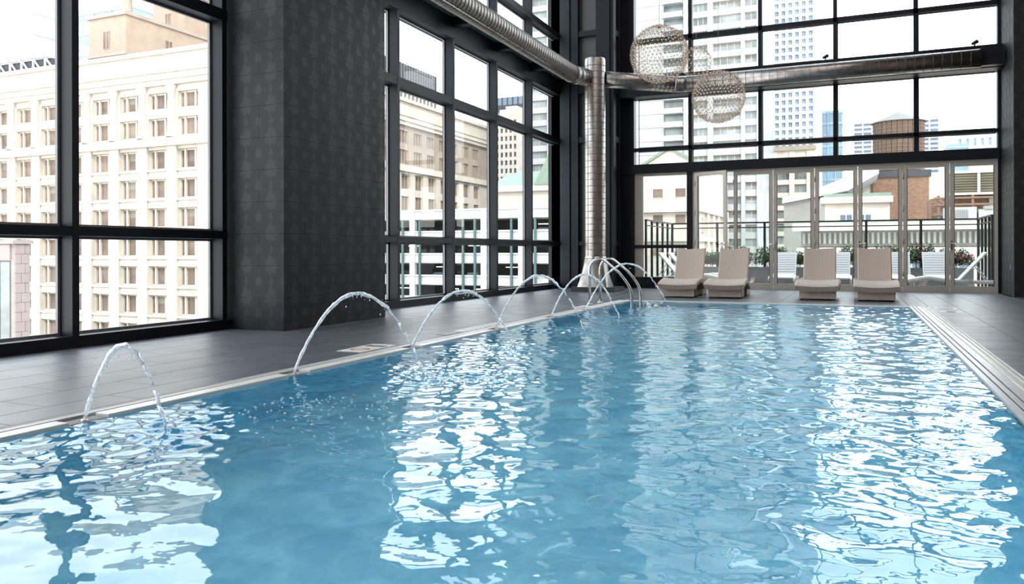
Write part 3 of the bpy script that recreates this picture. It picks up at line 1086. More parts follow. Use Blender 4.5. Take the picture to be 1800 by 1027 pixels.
jet(3.30, 0.62, 0.04, 0.455, 'nearest water jet, a low narrow arch in front of the leftmost window', 1)
jet(5.22, 1.05, 0.36, 0.665, 'second nearest water jet, arching in front of the dark tiled pillar', 2)
jet(7.12, 1.05, 0.34, 0.60, 'third nearest water jet, arching in front of the window sill right of the pillar', 3)
jet(9.22, 1.10, 0.34, 0.70, 'fourth water jet from the camera, between the pillar and the ladder', 4)
jet(11.25, 1.00, 0.30, 0.66, 'fifth water jet from the camera, arching just before the ladder rails', 5)
jet(12.95, 1.35, 0.55, 0.80, 'farthest water jet, rising through the ladder towards the first wicker lounger', 6)

# foam flecks drifting near the front jets
fm = MB()
rj = random.Random(3)
for _ in range(230):
    x = -3.75 + abs(rj.gauss(0, 0.85)) + 0.1
    y = 4.1 + rj.gauss(0, 0.33)
    r = rj.uniform(0.003, 0.009)
    k = 6
    vs = [(x + r * 1.6 * math.cos(2 * PI * i / k), y + r * math.sin(2 * PI * i / k), WZ + 0.002) for i in range(k)] + [(x, y, WZ + r * 1.1)]
    fm.add(vs, [(i, (i + 1) % k, k) for i in range(k)], 0, True)
o = build('foam_bubbles', fm, M_JET)
tag(o, 'loose patch of tiny foam bubbles floating beyond the nearest jet', 'foam', kind='stuff')

# ------------------------------------------------------------------ deck markers
def marker(name, x, y, w, l, kindm, label, m=M_SIGNW):
    t = thing('depth_marker', label, 'marker', (x, y, 0), None)
    build('plate', MB().bbox(x, x + w, y, y + l, -0.002, 0.004, 0.001), m, t)
    if kindm == 'ring':
        r = MB()
        k = 20
        cx_, cy_, ra, rb = x + w * 0.5, y + l * 0.3, w * 0.34, w * 0.26
        vs = []
        for i in range(k):
            a = 2 * PI * i / k
            vs += [(cx_ + ra * math.cos(a), cy_ + ra * math.sin(a), 0.005), (cx_ + rb * math.cos(a), cy_ + rb * math.sin(a), 0.005)]
        r.add(vs, [(2 * i, (2 * i + 2) % (2 * k), (2 * i + 3) % (2 * k), 2 * i + 1) for i in range(k)])
        r.add([(cx_ - ra * .7, cy_ - ra * .6, .0052), (cx_ - ra * .6, cy_ - ra * .7, .0052), (cx_ + ra * .7, cy_ + ra * .6, .0052), (cx_ + ra * .6, cy_ + ra * .7, .0052)], [(0, 1, 2, 3)])
        build('ring_symbol', r, M_SIGNR, t)
        b = MB()
        for i, (a, c) in enumerate(((0.12, 0.3), (0.36, 0.5), (0.56, 0.72), (0.76, 0.88))):
            b.box(x + w * a, x + w * c, y + l * 0.66, y + l * 0.84, 0.004, 0.0052)
        build('lettering', b, M_SIGNB, t, 'stuff')
    if kindm == 'text':
        b = MB()
        for i in range(7):
            b.box(x + w * 0.3, x + w * 0.7, y + l * (0.12 + i * 0.11), y + l * (0.17 + i * 0.11), 0.004, 0.0052)
        build('lettering', b, M_SIGNB if m is M_SIGNW else M_SIGNW, t, 'stuff')
    return t
marker('m', -4.80, 6.55, 0.30, 0.66, 'ring', 'white deck marker tile with a ring symbol beside the second jet')
marker('m', -4.62, 8.30, 0.15, 0.42, 'text', 'small black deck marker beside the left gutter, past the third jet', M_SIGNB)
marker('m', -4.64, 8.75, 0.16, 1.30, 'text', 'long pale deck marker with dark lettering beside the left gutter')
marker('m', -4.62, 13.2, 0.13, 0.7, 'none', 'pale deck plate on the left edge before the ladder')
marker('m', 1.30, 15.35, 0.34, 0.30, 'ring', 'white deck marker tile at the far right corner of the pool')
marker('m', 1.30, 14.55, 0.34, 0.20, 'text', 'narrow white deck plate beside the right gutter, nearer than the corner marker')

# ------------------------------------------------------------------ wicker loungers
def slab_profile(pts, th):
    """closed polygon (y,z) of a slab of given thickness below a top curve"""
    top = [Vector((0, p[0], p[1])) for p in pts]
    bot = []
    for i, p in enumerate(top):
        a = top[max(i - 1, 0)]
        b = top[min(i + 1, len(top) - 1)]
        d = (b - a).normalized()
        nrm = Vector((0, d.z, -d.y))
        t = th[i] if isinstance(th, list) else th
        bot.append(p + nrm * t)
    return [(p.y, p.z) for p in top] + [(p.y, p.z) for p in reversed(bot)]

def smooth_curve(pts, n=6):
    out = []
    P = [Vector(p).to_3d() for p in pts]
    for i in range(len(P) - 1):
        p0 = P[max(i - 1, 0)]; p1 = P[i]; p2 = P[i + 1]; p3 = P[min(i + 2, len(P) - 1)]
        for k in range(n):
            t = k / n
            q = 0.5 * ((2 * p1) + (-p0 + p2) * t + (2 * p0 - 5 * p1 + 4 * p2 - p3) * t * t + (-p0 + 3 * p1 - 3 * p2 + p3) * t ** 3)
            out.append((q.x, q.y))
    out.append((P[-1].x, P[-1].y))
    return out

def strip_solid(mb, curve, th, x0, x1, bev=0.02, sag=0.0, dip=0.0):
    """slab along a curve (y,z) with rounded long edges, sagging by `sag` across its width; `dip` hollows its last edge"""
    top = [Vector((p[0], p[1])) for p in curve]
    nn = []
    for i in range(len(top)):
        a = top[max(i - 1, 0)]; b = top[min(i + 1, len(top) - 1)]
        d = (b - a).normalized()
        nn.append(Vector((d.y, -d.x)))
    xs = [x0 + bev, x1 - bev] if sag == 0 and dip == 0 else [x0 + bev + (x1 - x0 - 2 * bev) * i / 8 for i in range(9)]
    hw, cx_ = (x1 - x0) / 2, (x0 + x1) / 2
    ring = []
    for i, p in enumerate(top):
        w = 0.0
        al = Vector((-nn[i].y, nn[i].x))
        if dip:
            w = dip * max(0.0, (i - (len(top) - 4)) / 3.0)
        def off(x):
            k = 1 - ((x - cx_) / hw) ** 2
            return nn[i] * (sag * k) - al * (w * k)
        r_ = [(x, *(p + off(x))) for x in xs]
        r_.append((x1, *(p + nn[i] * bev)))
        r_.append((x1, *(p + nn[i] * (th - bev))))
        r_ += [(x, *(p + nn[i] * th + off(x))) for x in reversed(xs)]
        r_.append((x0, *(p + nn[i] * (th - bev))))
        r_.append((x0, *(p + nn[i] * bev)))
        ring.append(r_)
    k = len(ring[0])
    vs = [v for r_ in ring for v in r_]
    fs = []
    for i in range(len(ring) - 1):
        for j in range(k):
            l = (j + 1) % k
            fs.append((i * k + j, i * k + l, (i + 1) * k + l, (i + 1) * k + j))
    fs.append(tuple(range(k)))
    fs.append(tuple(reversed(range((len(ring) - 1) * k, len(ring) * k))))
    mb.add(vs, fs, 0, False)

def local(name, mb, m, parent):
    o = bpy.data.objects.new(name, mb.mesh(name, m))
    C.objects.link(o)
    o.parent = parent
    return o

def wicker_lounger(label):
    t = thing('wicker_lounger', label, 'lounger', (0, 0, 0), 'wicker loungers at the pool end')
    W = 0.42
    s = MB()
    cur = smooth_curve([(-0.10, 0.305), (0.0, 0.35), (0.18, 0.385), (0.42, 0.42), (0.60, 0.415), (0.78, 0.36), (0.95, 0.30), (1.10, 0.275), (1.22, 0.29)], 5)
    strip_solid(s, cur, 0.115, -W, W, 0.02, 0.03)
    local('seat', s, M_WICK, t)
    b = MB()
    cur = smooth_curve([(1.16, 0.29), (1.24, 0.40), (1.38, 0.62), (1.50, 0.84), (1.58, 1.00), (1.62, 1.09)], 5)
    strip_solid(b, cur, 0.05, -0.335, 0.335, 0.018, 0.02, 0.035)
    local('backrest', b, M_WICK, t)
    r = MB()
    for sx in (-1, 1):
        cur = smooth_curve([(0.95, 0.335), (1.15, 0.31), (1.45, 0.315), (1.72, 0.35), (1.84, 0.41)], 5)
        a, c = (0.338, 0.42) if sx > 0 else (-0.42, -0.338)
        strip_solid(r, cur, 0.08, a, c, 0.015)
        local('side_arm', r, M_WICK, t)
        r = MB()
    f = MB().bbox(-0.345, 0.345, 0.06, 0.50, 0.03, 0.24, 0.01)
    local('front_base', f, M_WICK, t)
    f = MB().bbox(-0.335, 0.335, 1.10, 1.72, 0.03, 0.235, 0.01)
    local('rear_base', f, M_WICK, t)
    g = MB()
    for (x, y) in ((-0.31, 0.09), (0.31, 0.09), (-0.31, 0.47), (0.31, 0.47), (-0.31, 1.14), (0.31, 1.14), (-0.31, 1.68), (0.31, 1.68)):
        g.lathe([(0.0, 0.0), (0.02, 0.0), (0.02, 0.03), (0.0, 0.03)], x, y, 8)
    local('glide_feet', g, M_BLACK, t)['kind'] = 'stuff'
    return t
wl0 = wicker_lounger('leftmost beige wicker lounger, nearest the pool ladder')
spots = [(-3.50, 17.00, 0), (-2.52, 17.08, 0), (-0.68, 17.12, 0), (0.42, 17.10, 0)]
labs = ['leftmost beige wicker lounger, nearest the pool ladder', 'second beige wicker lounger from the left, its side against the first',
        'third beige wicker lounger from the left, right of the empty gap', 'rightmost beige wicker lounger, nearest the right gutter']
for i, (x, y, r) in enumerate(spots):
    o = wl0 if i == 0 else copy_tree(wl0)
    o.location = (x, y, 0)
    o.rotation_euler = (0, 0, R(r))
    o['label'] = labs[i]

# ------------------------------------------------------------------ pendant lamps
def ico(sub):
    t = (1 + 5 ** 0.5) / 2
    v = [Vector(p).normalized() for p in ((-1, t, 0), (1, t, 0), (-1, -t, 0), (1, -t, 0), (0, -1, t), (0, 1, t), (0, -1, -t), (0, 1, -t), (t, 0, -1), (t, 0, 1), (-t, 0, -1), (-t, 0, 1))]
    f = [(0, 11, 5), (0, 5, 1), (0, 1, 7), (0, 7, 10), (0, 10, 11), (1, 5, 9), (5, 11, 4), (11, 10, 2), (10, 7, 6), (7, 1, 8), (3, 9, 4), (3, 4, 2), (3, 2, 6), (3, 6, 8), (3, 8, 9), (4, 9, 5), (2, 4, 11), (6, 2, 10), (8, 6, 7), (9, 8, 1)]
    for _ in range(sub):
        c = {}
        nf = []
        def mid(a, b):
            k = (min(a, b), max(a, b))
            if k not in c:
                v.append(((v[a] + v[b]) / 2).normalized())
                c[k] = len(v) - 1
            return c[k]
        for a, b, d in f:
            x, y, z = mid(a, b), mid(b, d), mid(d, a)
            nf += [(a, x, z), (b, y, x), (d, z, y), (x, y, z)]
        f = nf
    e = set()
    for a, b, d in f:
        for p, q in ((a, b), (b, d), (d, a)):
            e.add((min(p, q), max(p, q)))
    return v, sorted(e)

def pendant(x, y, z, r, sub, label):
    t = thing('pendant_lamp', label, 'pendant lamp', (x, y, z), 'wire globe pendants over the pool')
    v, e = ico(sub)
    c = Vector((x, y, z))
    w = MB()
    for a, b in e:
        w.tube([c + v[a] * r, c + v[b] * r], 0.0020, 3, caps=False)
    rr = random.Random(5)
    for p in v:
        # a little burst of short spokes round each bulb
        s = p.orthogonal().normalized()
        u = p.cross(s)
        for k in range(7):
            a = 2 * PI * k / 7 + rr.random()
            q = c + p * r
            w.tube([q, q + (p * 0.75 + (s * math.cos(a) + u * math.sin(a)) * 0.65) * 0.034], 0.0018, 3, caps=False)
    wg = build('wire_globe', w, M_WIRE, t, 'stuff')
    l = MB()
    for p in v:
        q = c + p * (r + 0.006)
        k = 0.0055
        l.add([(q.x + k, q.y, q.z), (q.x - k, q.y, q.z), (q.x, q.y + k, q.z), (q.x, q.y - k, q.z), (q.x, q.y, q.z + k), (q.x, q.y, q.z - k)],
              [(0, 2, 4), (2, 1, 4), (1, 3, 4), (3, 0, 4), (2, 0, 5), (1, 2, 5), (3, 1, 5), (0, 3, 5)])
    build('led_bulbs', l, M_LED, wg, 'stuff')
    build('cable', MB().tube([(x, y, z + r), (x, y, CEIL)], 0.003, 5), M_WIRE, t)
    build('ceiling_rose', MB().lathe([(0.0, CEIL - 0.03), (0.06, CEIL - 0.03), (0.06, CEIL)], x, y, 16), M_STEEL, t)
    build('top_cap', MB().lathe([(0.0, z + r + 0.03), (0.02, z + r + 0.02), (0.03, z + r - 0.02), (0.0, z + r - 0.02)], x, y, 12), M_STEEL, t)
pendant(-2.19, 14.2, 3.75, 0.445, 3, 'round wire globe pendant hanging in front of the horizontal duct')
pendant(-2.77, 12.1, 4.08, 0.43, 3, 'largest looking wire globe pendant, beside the black corner post')
pendant(-2.94, 16.2, 4.88, 0.30, 2, 'smallest wire globe pendant, hanging behind the other two')

# ------------------------------------------------------------------ terrace
terr = build('terrace_floor', bx(-9.0, 5.0, YE + 0.22, 25.6, -0.35, -0.03), M_TERR, None, 'structure')
k = 0
for i in range(12):
    for j in range(4):
        x0 = -5.3 + i * 0.72
        y0 = YE + 0.28 + j * 0.92
        build('paving_slab', MB().bbox(x0, x0 + 0.712, y0, y0 + 0.912, -0.03, 0.0, 0.003), M_TERR, terr)

def railing():
    t = thing('terrace_railing', 'black metal terrace railing with clear glass panels around the loungers outside', 'railing', (0, 25.2, 0))
    H = 1.92
    bk = [-5.35 + i * (8.55 / 6) for i in range(7)]
    for x in bk:
        build('post', bx(x - 0.035, x + 0.035, 25.17, 25.23, 0, H), M_BLACK, t)
    build('top_rail', bx(bk[0], bk[-1], 25.16, 25.24, H - 0.045, H), M_BLACK, t)
    build('middle_rail', bx(bk[0], bk[-1], 25.18, 25.22, H - 0.19, H - 0.155), M_BLACK, t)
    for i in range(6):
        build('glass_panel', bx(bk[i] + 0.04, bk[i + 1] - 0.04, 25.195, 25.207, 0.1, H - 0.2), M_CLEAR, t)
    for X, ys in ((-5.35, [21.7, 22.4, 23.1, 23.8, 24.5]), (3.20, [22.8, 23.3, 23.9, 24.5])):
        for y in ys:
            build('post', bx(X - 0.03, X + 0.03, y - 0.03, y + 0.03, 0, H), M_BLACK, t)
        build('top_rail', bx(X - 0.04, X + 0.04, ys[0], 25.16, H - 0.045, H), M_BLACK, t)
        build('middle_rail', bx(X - 0.02, X + 0.02, ys[0], 25.18, H - 0.19, H - 0.155), M_BLACK, t)
        yy = ys + [25.2]
        for i in range(len(ys)):
            build('glass_panel', bx(X - 0.006, X + 0.006, yy[i] + 0.035, yy[i + 1] - 0.035, 0.1, H - 0.2), M_CLEAR, t)
railing()

# planters and shrubs
def planter(x0, x1, label):
    t = thing('planter_box', label, 'planter', ((x0 + x1) / 2, 24.85, 0), 'grey planters along the terrace rail')
    y0, y1, h = 24.5, 25.1, 0.50
    m_ = MB()
    m_.box(x0, x1, y0, y0 + 0.04, 0, h).box(x0, x1, y1 - 0.04, y1, 0, h).box(x0, x0 + 0.04, y0 + 0.04, y1 - 0.04, 0, h).box(x1 - 0.04, x1, y0 + 0.04, y1 - 0.04, 0, h)
    build('box', m_, M_CONC, t)
    build('rim', MB().box(x0 - 0.02, x1 + 0.02, y0 - 0.02, y0 + 0.05, h, h + 0.03).box(x0 - 0.02, x1 + 0.02, y1 - 0.05, y1 + 0.02, h, h + 0.03).box(x0 - .02, x0 + .05, y0 + .05, y1 - .05, h, h + .03).box(x1 - .05, x1 + .02, y0 + .05, y1 - .05, h, h + .03), M_CONC, t)
    build('soil', bx(x0 + 0.04, x1 - 0.04, y0 + 0.04, y1 - 0.04, 0.3, 0.44), M_STEM, t)

def shrub(x, y, z, rx, rz_, seed, label, flowers, leafm, spiky=False, nl=2600):
    rr = random.Random(seed)
    t = thing('flowering_shrub' if flowers else 'green_shrub', label, 'shrub', (x, y, z), 'shrubs on the terrace')
    m_ = MB()
    for _ in range(nl):
        a, b = rr.uniform(0, 2 * PI), rr.uniform(-0.35, 1)
        rad = rr.random() ** 0.45
        c = Vector((x + rx * rad * math.cos(a) * math.sqrt(max(0.05, 1 - b * b * 0.7)), y + 0.24 * rad * math.sin(a), z + rz_ * (0.35 + 0.65 * b * rad)))
        d = Vector((rr.gauss(0, 1), rr.gauss(0, 1), rr.gauss(0.3, 1))).normalized()
        s = d.orthogonal().normalized()
        s = (Matrix.Rotation(rr.uniform(0, 6.28), 3, d) @ s)
        l = rr.uniform(0.035, 0.068)
        w = l * 0.3
        u = d.cross(s)
        m_.add([c, c + s * l * 0.5 + u * w, c + s * l, c + s * l * 0.5 - u * w], [(0, 1, 2, 3)])
    fol = build('foliage', m_, leafm, t, 'stuff')
    sm = MB()
    for _ in range(7):
        a = rr.uniform(-0.8, 0.8) * rx
        p0 = Vector((x + a * 0.3, y, z - 0.08))
        tip = Vector((x + a, y + rr.uniform(-.12, .12), z + rz_ * rr.uniform(0.9, 1.4 if not spiky else 1.7)))
        sm.tube([p0, (p0 + tip) / 2 + Vector((0.02, 0, 0)), tip], [0.006, 0.004, 0.002], 4)
        for k in range(7):
            q = p0.lerp(tip, 0.55 + 0.45 * k / 7)
            s = Vector((rr.uniform(-1, 1), rr.uniform(-1, 1), rr.uniform(0, 1))).normalized() * 0.05
            u = s.orthogonal().normalized() * 0.011
            sm.add([q, q + s * 0.5 + u, q + s, q + s * 0.5 - u], [(0, 1, 2, 3)])
    build('stem', sm, M_LEAF2 if spiky else M_LEAF, t)
    for k in range(flowers):
        a = rr.uniform(-0.9, 0.9)
        c = Vector((x + a * rx, y - 0.2 * rr.random() - 0.06, z + rz_ * rr.uniform(0.15, 0.95) * math.sqrt(1 - a * a * 0.6)))
        fm_ = MB()
        r_ = rr.uniform(0.03, 0.055)
        for q in range(9):
            aa = q * 2.4
            d = Vector((math.cos(aa) * 0.9, -0.6, math.sin(aa) * 0.9)).normalized()
            u = d.orthogonal().normalized() * r_ * 0.5
            w_ = d.cross(u)
            fm_.add([c, c + d * r_ * 0.6 + u, c + d * r_ + w_ * 0.3, c + d * r_ * 0.6 - u], [(0, 1, 2, 3)])
        build('flower', fm_, M_PINK if rr.random() < 0.6 else M_RED, fol)

for i, (a, b) in enumerate(((-5.2, -3.3), (-3.2, -1.3), (-1.2, 0.9), (1.0, 3.0))):
    planter(a, b, ['grey planter box behind the left white sunbeds', 'grey planter box seen through the open door leaf and the next', 'grey planter box behind the two right wicker loungers, outside', 'grey planter box in the right corner of the terrace'][i])
sh = [(-4.85, 0.30, 0.50, 5, M_LEAF, 0, 'low shrub with red blooms behind the leftmost white sunbeds'),
      (-4.15, 0.36, 0.45, 2, M_LEAF2, 1, 'sparse twiggy shrub behind the fixed window'),
      (-3.35, 0.42, 0.62, 6, M_LEAF, 0, 'dark shrub with red blooms behind the open door leaf'),
      (-2.25, 0.42, 0.60, 4, M_LEAF2, 0, 'full green shrub with pink blooms between the second and third wicker loungers'),
      (-1.3, 0.36, 0.45, 0, M_LEAF2, 1, 'low leafy shrub behind the third wicker lounger'),
      (0.05, 0.40, 0.62, 0, M_LEAF2, 1, 'tall green shrub between the third and fourth wicker loungers'),
      (0.85, 0.36, 0.62, 1, M_LEAF2, 1, 'leafy green shrub behind the rightmost wicker lounger'),
      (1.75, 0.34, 0.66, 6, M_LEAF, 0, 'shrub with a pink bloom between two white sunbed backs'),
      (2.55, 0.40, 0.50, 22, M_LEAF, 0, 'bushy shrub thick with pink blooms in the right corner')]
for i, (x, rx, hz, nf, lm, sp, lab) in enumerate(sh):
    shrub(x, 24.8, 0.52, rx * 1.3, hz * 1.08, 100 + i, lab, nf, lm, bool(sp))

# white sunbeds
def sunbed(label):
    t = thing('white_sunbed', label, 'sunbed', (0, 0, 0), 'white sunbeds on the terrace')
    s = MB()
    cur = smooth_curve([(0.0, 0.30), (0.15, 0.33), (0.45, 0.385), (0.7, 0.36), (0.95, 0.32), (1.15, 0.31)], 5)
    strip_solid(s, cur, 0.035, -0.30, 0.30, 0.01)
    local('seat', s, M_WHITEP, t)
    b = MB()
    strip_solid(b, [(1.14, 0.31), (1.30, 0.50), (1.50, 0.74), (1.70, 0.98)], 0.035, -0.30, 0.30, 0.01)
    local('backrest', b, M_WHITEP, t)
    r = MB()
    for sx in (-1, 1):
        cur = smooth_curve([(-0.02, 0.27), (0.15, 0.30), (0.45, 0.36), (0.7, 0.335), (0.95, 0.30), (1.4, 0.28), (1.95, 0.28)], 5)
        a, c = (0.30, 0.345) if sx > 0 else (-0.345, -0.30)
        strip_solid(r, cur, 0.07, a, c, 0.008)
        local('side_rail', r, M_WHITEP, t)
        r = MB()
    for sx in (-1, 1):
        for (y0, y1) in ((0.42, 0.28), (1.35, 1.50)):
            l = MB()
            x0, x1 = sx * 0.30, sx * 0.345
            l.prism([(y0 - 0.04, 0.30), (y0 + 0.05, 0.30), (y1 + 0.03, 0.0), (y1 - 0.03, 0.0)], 'x', min(x0, x1), max(x0, x1))
            local('leg', l, M_WHITEP, t)
    p = MB()
    for sx in (-1, 1):
        p.tube([(sx * 0.24, 1.75, 0.27), (sx * 0.24, 1.48, 0.68)], 0.012, 6)
    p.tube([(-0.24, 1.75, 0.27), (0.24, 1.75, 0.27)], 0.012, 6)
    local('back_prop', p, M_WHITEP, t)
    sl = MB()
    for k in range(9):
        y = 1.18 + k * 0.055
        z = 0.31 + (y - 1.14) * 1.19
        sl.box(-0.27, 0.27, y, y + 0.006, z + 0.006, z + 0.013)
    local('slat_lines', sl, M_TERR, t)['kind'] = 'stuff'
    return t
sb0 = sunbed('x')
beds = [(-3.35, 22.25, 90, 'nearest white sunbed at the left, seen through the fixed window, head to the left'),
        (-3.25, 23.05, 90, 'second white sunbed at the left, behind the nearest, head to the left'),
        (-3.15, 23.85, 90, 'third white sunbed at the left, beside the planters, head to the left'),
        (-1.80, 22.45, 0, 'white sunbed facing the pool left of the third wicker lounger'),
        (-0.38, 22.45, 0, 'white sunbed facing the pool between the third and fourth wicker loungers'),
        (1.12, 22.45, 0, 'white sunbed facing the pool right of the rightmost wicker lounger'),
        (2.02, 22.45, 0, 'white sunbed facing the pool behind the sideways one at the right'),
        (1.22, 21.98, -90, 'white sunbed seen side on at the right, raised back towards the pillar')]
for i, (x, y, r, lab) in enumerate(beds):
    o = sb0 if i == 0 else copy_tree(sb0)
    o.location = (x, y, 0)
    o.rotation_euler = (0, 0, R(r))
    o['label'] = lab

# ------------------------------------------------------------------ the city
ground = build('ground', bx(-700, 500, 30, 1200, -32, -31), M_STREET, None, 'structure')

def win_mesh(w, h, splits, m_glass, m_frame, depth=0.12, fr=0.10, blind=0.0):
    """window: x 0..w, outward -y, z 0..h ; mats glass, frame, blind"""
    mb = MB()
    mb.box(0, w, 0.0, 0.05, 0, h, 0)
    e = [0.0] + list(splits) + [1.0]
    for s in e:
        x = s * w
        a, b = max(0, x - fr / 2), min(w, x + fr / 2)
        mb.box(a, b, -depth, 0.0, 0, h, 1)
    mb.box(0, w, -depth * 0.6, 0.0, 0, fr * 0.7, 1)
    mb.box(0, w, -depth * 0.6, 0.0, h - fr * 0.7, h, 1)
    if blind > 0:
        mb.box(fr, w - fr, -0.01, 0.0, h * (1 - blind), h, 2)
    return mb.mesh('window', [m_glass, m_frame, M_BLIND])

ROT = {'s': 0.0, 'e': PI / 2}

def place(face, plane, s, z):
    return (s, plane, z) if face == 's' else (plane, s, z)

def fbox(mb, face, plane, s0, s1, out, inn, z0, z1, mi=0):
    """box on a facade: out = proud distance, inn = inward distance"""
    if face == 's':
        mb.box(s0, s1, plane - out, plane + inn, z0, z1, mi)
    else:
        mb.box(plane - inn, plane + out, s0, s1, z0, z1, mi)
    return mb

def B(label, loc, group=None, name='office_building'):
    return thing(name, label, 'building', loc, group)

def grid_facade(t, face, plane, cols, rows, wallm, meshes, pier_out=0.0, recess=0.5, s_lo=None, s_hi=None, z_lo=None, z_hi=None, names=('pier', 'spandrel')):
    """cols: list of (s0, s1) openings; rows: list of (z0, z1) openings. piers and spandrels between are built as pieces"""
    s_lo = cols[0][0] - 1 if s_lo is None else s_lo
    s_hi = cols[-1][1] + 1 if s_hi is None else s_hi
    z_lo = rows[0][0] - 1 if z_lo is None else z_lo
    z_hi = rows[-1][1] + 1 if z_hi is None else z_hi
    e = s_lo
    for (a, b) in list(cols) + [(s_hi, None)]:
        if a - e > 0.01:
            build(names[0], fbox(MB(), face, plane, e, a, pier_out, recess, z_lo, z_hi), wallm, t)
        e = b if b is not None else e
    e = z_lo
    for (a, b) in list(rows) + [(z_hi, None)]:
        if a - e > 0.01:
            build(names[1], fbox(MB(), face, plane, cols[0][0], cols[-1][1], 0.0 if pier_out > 0 else -0.04, recess, e, a), wallm, t)
        e = b if b is not None else e
    rr = random.Random(int(abs(plane) * 7))
    for (z0, z1) in rows:
        for (s0, s1) in cols:
            w, h = s1 - s0, z1 - z0
            opts = meshes(w, h)
            me = opts[rr.randrange(len(opts))]
            off = recess - 0.02
            if face == 's':
                inst('window', me, t, (s0, plane + off, z0), 0.0)
            else:
                inst('window', me, t, (plane - off, s0, z0), PI / 2)

WC = {}
def wset(key, splits, mg, mf, depth, fr, blinds=(0.0,)):
    def f(w, h):
        k = (key, round(w, 2), round(h, 2))
        if k not in WC:
            WC[k] = [win_mesh(w, h, splits, mg, mf, depth, fr, b) for b in blinds]
        return WC[k]
    return f

# --- big cream building on the left
X1, Y1 = -75.0, 80.0
b1 = B('large cream terracotta office building with rows of triple windows filling the left window', (-100, 100, -31))
build('body', bx(-142, X1 - 0.8, Y1 + 0.8, 158, -31, 28.2), M_TERRA, b1)
w3 = wset('tri', (0.25, 0.75), M_BWIN, M_TERRA, 0.30, 0.30, (0.0, 0.0, 0.45, 0.0))
bay = 5.55
cols = []
x = -140.4
while x < X1 - 4:
    cols.append((x, x + 3.75))
    x += bay
cols = [c for c in cols if c[1] < X1 - 1]
rows = [(15.3 - 4.04 * k - 2.75, 15.3 - 4.04 * k) for k in range(9)][::-1]
vis_cols = [c for c in cols if c[1] > -132 and c[0] < -76.5]
grid_facade(b1, 's', Y1, vis_cols, rows, M_TERRA, w3, 0.25, 0.75, -142, X1, -31, 16.0)
up_rows = [(17.1, 19.7), (20.9, 23.2)]
grid_facade(b1, 's', Y1, vis_cols, up_rows, M_TERRA, w3, 0.0, 0.75, -142, X1, 16.9, 24.1)
for (s0, s1) in vis_cols:
    for row in rows[-8:]:
        build('sill', fbox(MB(), 's', Y1, s0 - 0.15, s1 + 0.15, 0.30, 0.0, row[0] - 0.3, row[0]), M_TERRA, b1)
# round columns with capitals at the top storeys
e_prev = None
for i in range(len(vis_cols) - 1):
    sx = (vis_cols[i][1] + vis_cols[i + 1][0]) / 2
    cm = MB().lathe([(0.75, 16.9), (0.75, 17.3), (0.55, 17.5), (0.5, 23.0), (0.75, 23.5), (0.85, 24.1)], sx, Y1 - 0.2, 10)
    build('column', cm, M_TERRA, b1)
for (a, b, o_) in ((15.7, 16.3, 0.8), (16.3, 16.9, 0.45), (24.1, 24.8, 0.6), (24.8, 25.4, 0.9), (25.9, 26.1, 0.35), (28.4, 29.0, 0.6)):
    m_ = MB()
    m_.box(-142, X1 + o_, Y1 - o_, Y1 + 0.6, a, b)
    m_.box(X1 - 0.6, X1 + o_, Y1 + 0.6, 158, a, b)
    build('cornice', m_, M_TERRA, b1)
m_ = MB().box(-142, X1 + 0.1, Y1 - 0.1, Y1 + 0.6, 25.4, 28.4).box(X1 - 0.6, X1 + 0.1, Y1 + 0.6, 158, 25.4, 28.4)
build('attic_wall', m_, M_TERRA, b1)
# east side of the same building, seen beyond the pillar
ecols = []
y = 82.2
while y < 155:
    ecols.append((y, y + 3.0))
    y += 4.9
ecols_v = [c for c in ecols if c[0] > 110]
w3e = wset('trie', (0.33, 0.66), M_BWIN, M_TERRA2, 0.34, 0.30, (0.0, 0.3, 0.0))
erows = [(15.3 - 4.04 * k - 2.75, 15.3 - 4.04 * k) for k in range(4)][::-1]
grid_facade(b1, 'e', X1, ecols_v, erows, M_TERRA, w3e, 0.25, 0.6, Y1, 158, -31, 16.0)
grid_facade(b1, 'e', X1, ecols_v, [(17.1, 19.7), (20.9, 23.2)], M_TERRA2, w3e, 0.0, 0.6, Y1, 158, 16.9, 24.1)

# rooftop block with a chimney
pb_ = B('tan brick rooftop block with two windows above the cream building', (-118, 110, 29), None, 'rooftop_block')
build('body', bx(-121.4, -112.5, 95, 140, 29.0, 41.3), M_TAN, pb_)
build('coping', MB().box(-121.7, -112.2, 94.7, 140, 41.3, 41.9), M_TERRA2, pb_)
build('string_course', MB().box(-121.6, -112.3, 94.8, 140, 34.6, 35.1), M_TERRA2, pb_)
m_w = win_mesh(1.5, 3.0, (0.5,), M_BWIN, M_TAN, 0.08, 0.12)
inst('window', m_w, pb_, (-117.8, 94.98, 35.9))
for y, z in ((103.3, 36.0), (113, 35.2), (122, 35.6)):
    inst('window', m_w, pb_, (-112.48, y, z), PI / 2)
pb2 = B('taller tan brick rooftop block at the right, behind the first', (-118, 120, 41.3), None, 'rooftop_block')
build('body', bx(-121.2, -113.2, 108.4, 139, 41.95, 49), M_TAN, pb2)
build('cornice', bx(-121.6, -112.8, 108.0, 139, 49, 50), M_TERRA2, pb2)
inst('window', win_mesh(1.3, 2.2, (0.5,), M_BWIN, M_TAN, 0.08, 0.12), pb2, (-118, 108.38, 43.5))
inst('window', win_mesh(1.3, 2.2, (0.5,), M_BWIN, M_TAN, 0.08, 0.12), pb2, (-113.18, 116, 43.8), PI / 2)
ch = thing('chimney', 'round brown metal chimney on the corner of the tan rooftop block', 'chimney', (-113.6, 96.2, 41.9))
build('flue', MB().lathe([(0.85, 41.9), (0.8, 44.5), (0.9, 44.6), (0.9, 44.9), (0.8, 45.0), (0.8, 52)], -113.6, 96.2, 14), M_TERRA2, ch)
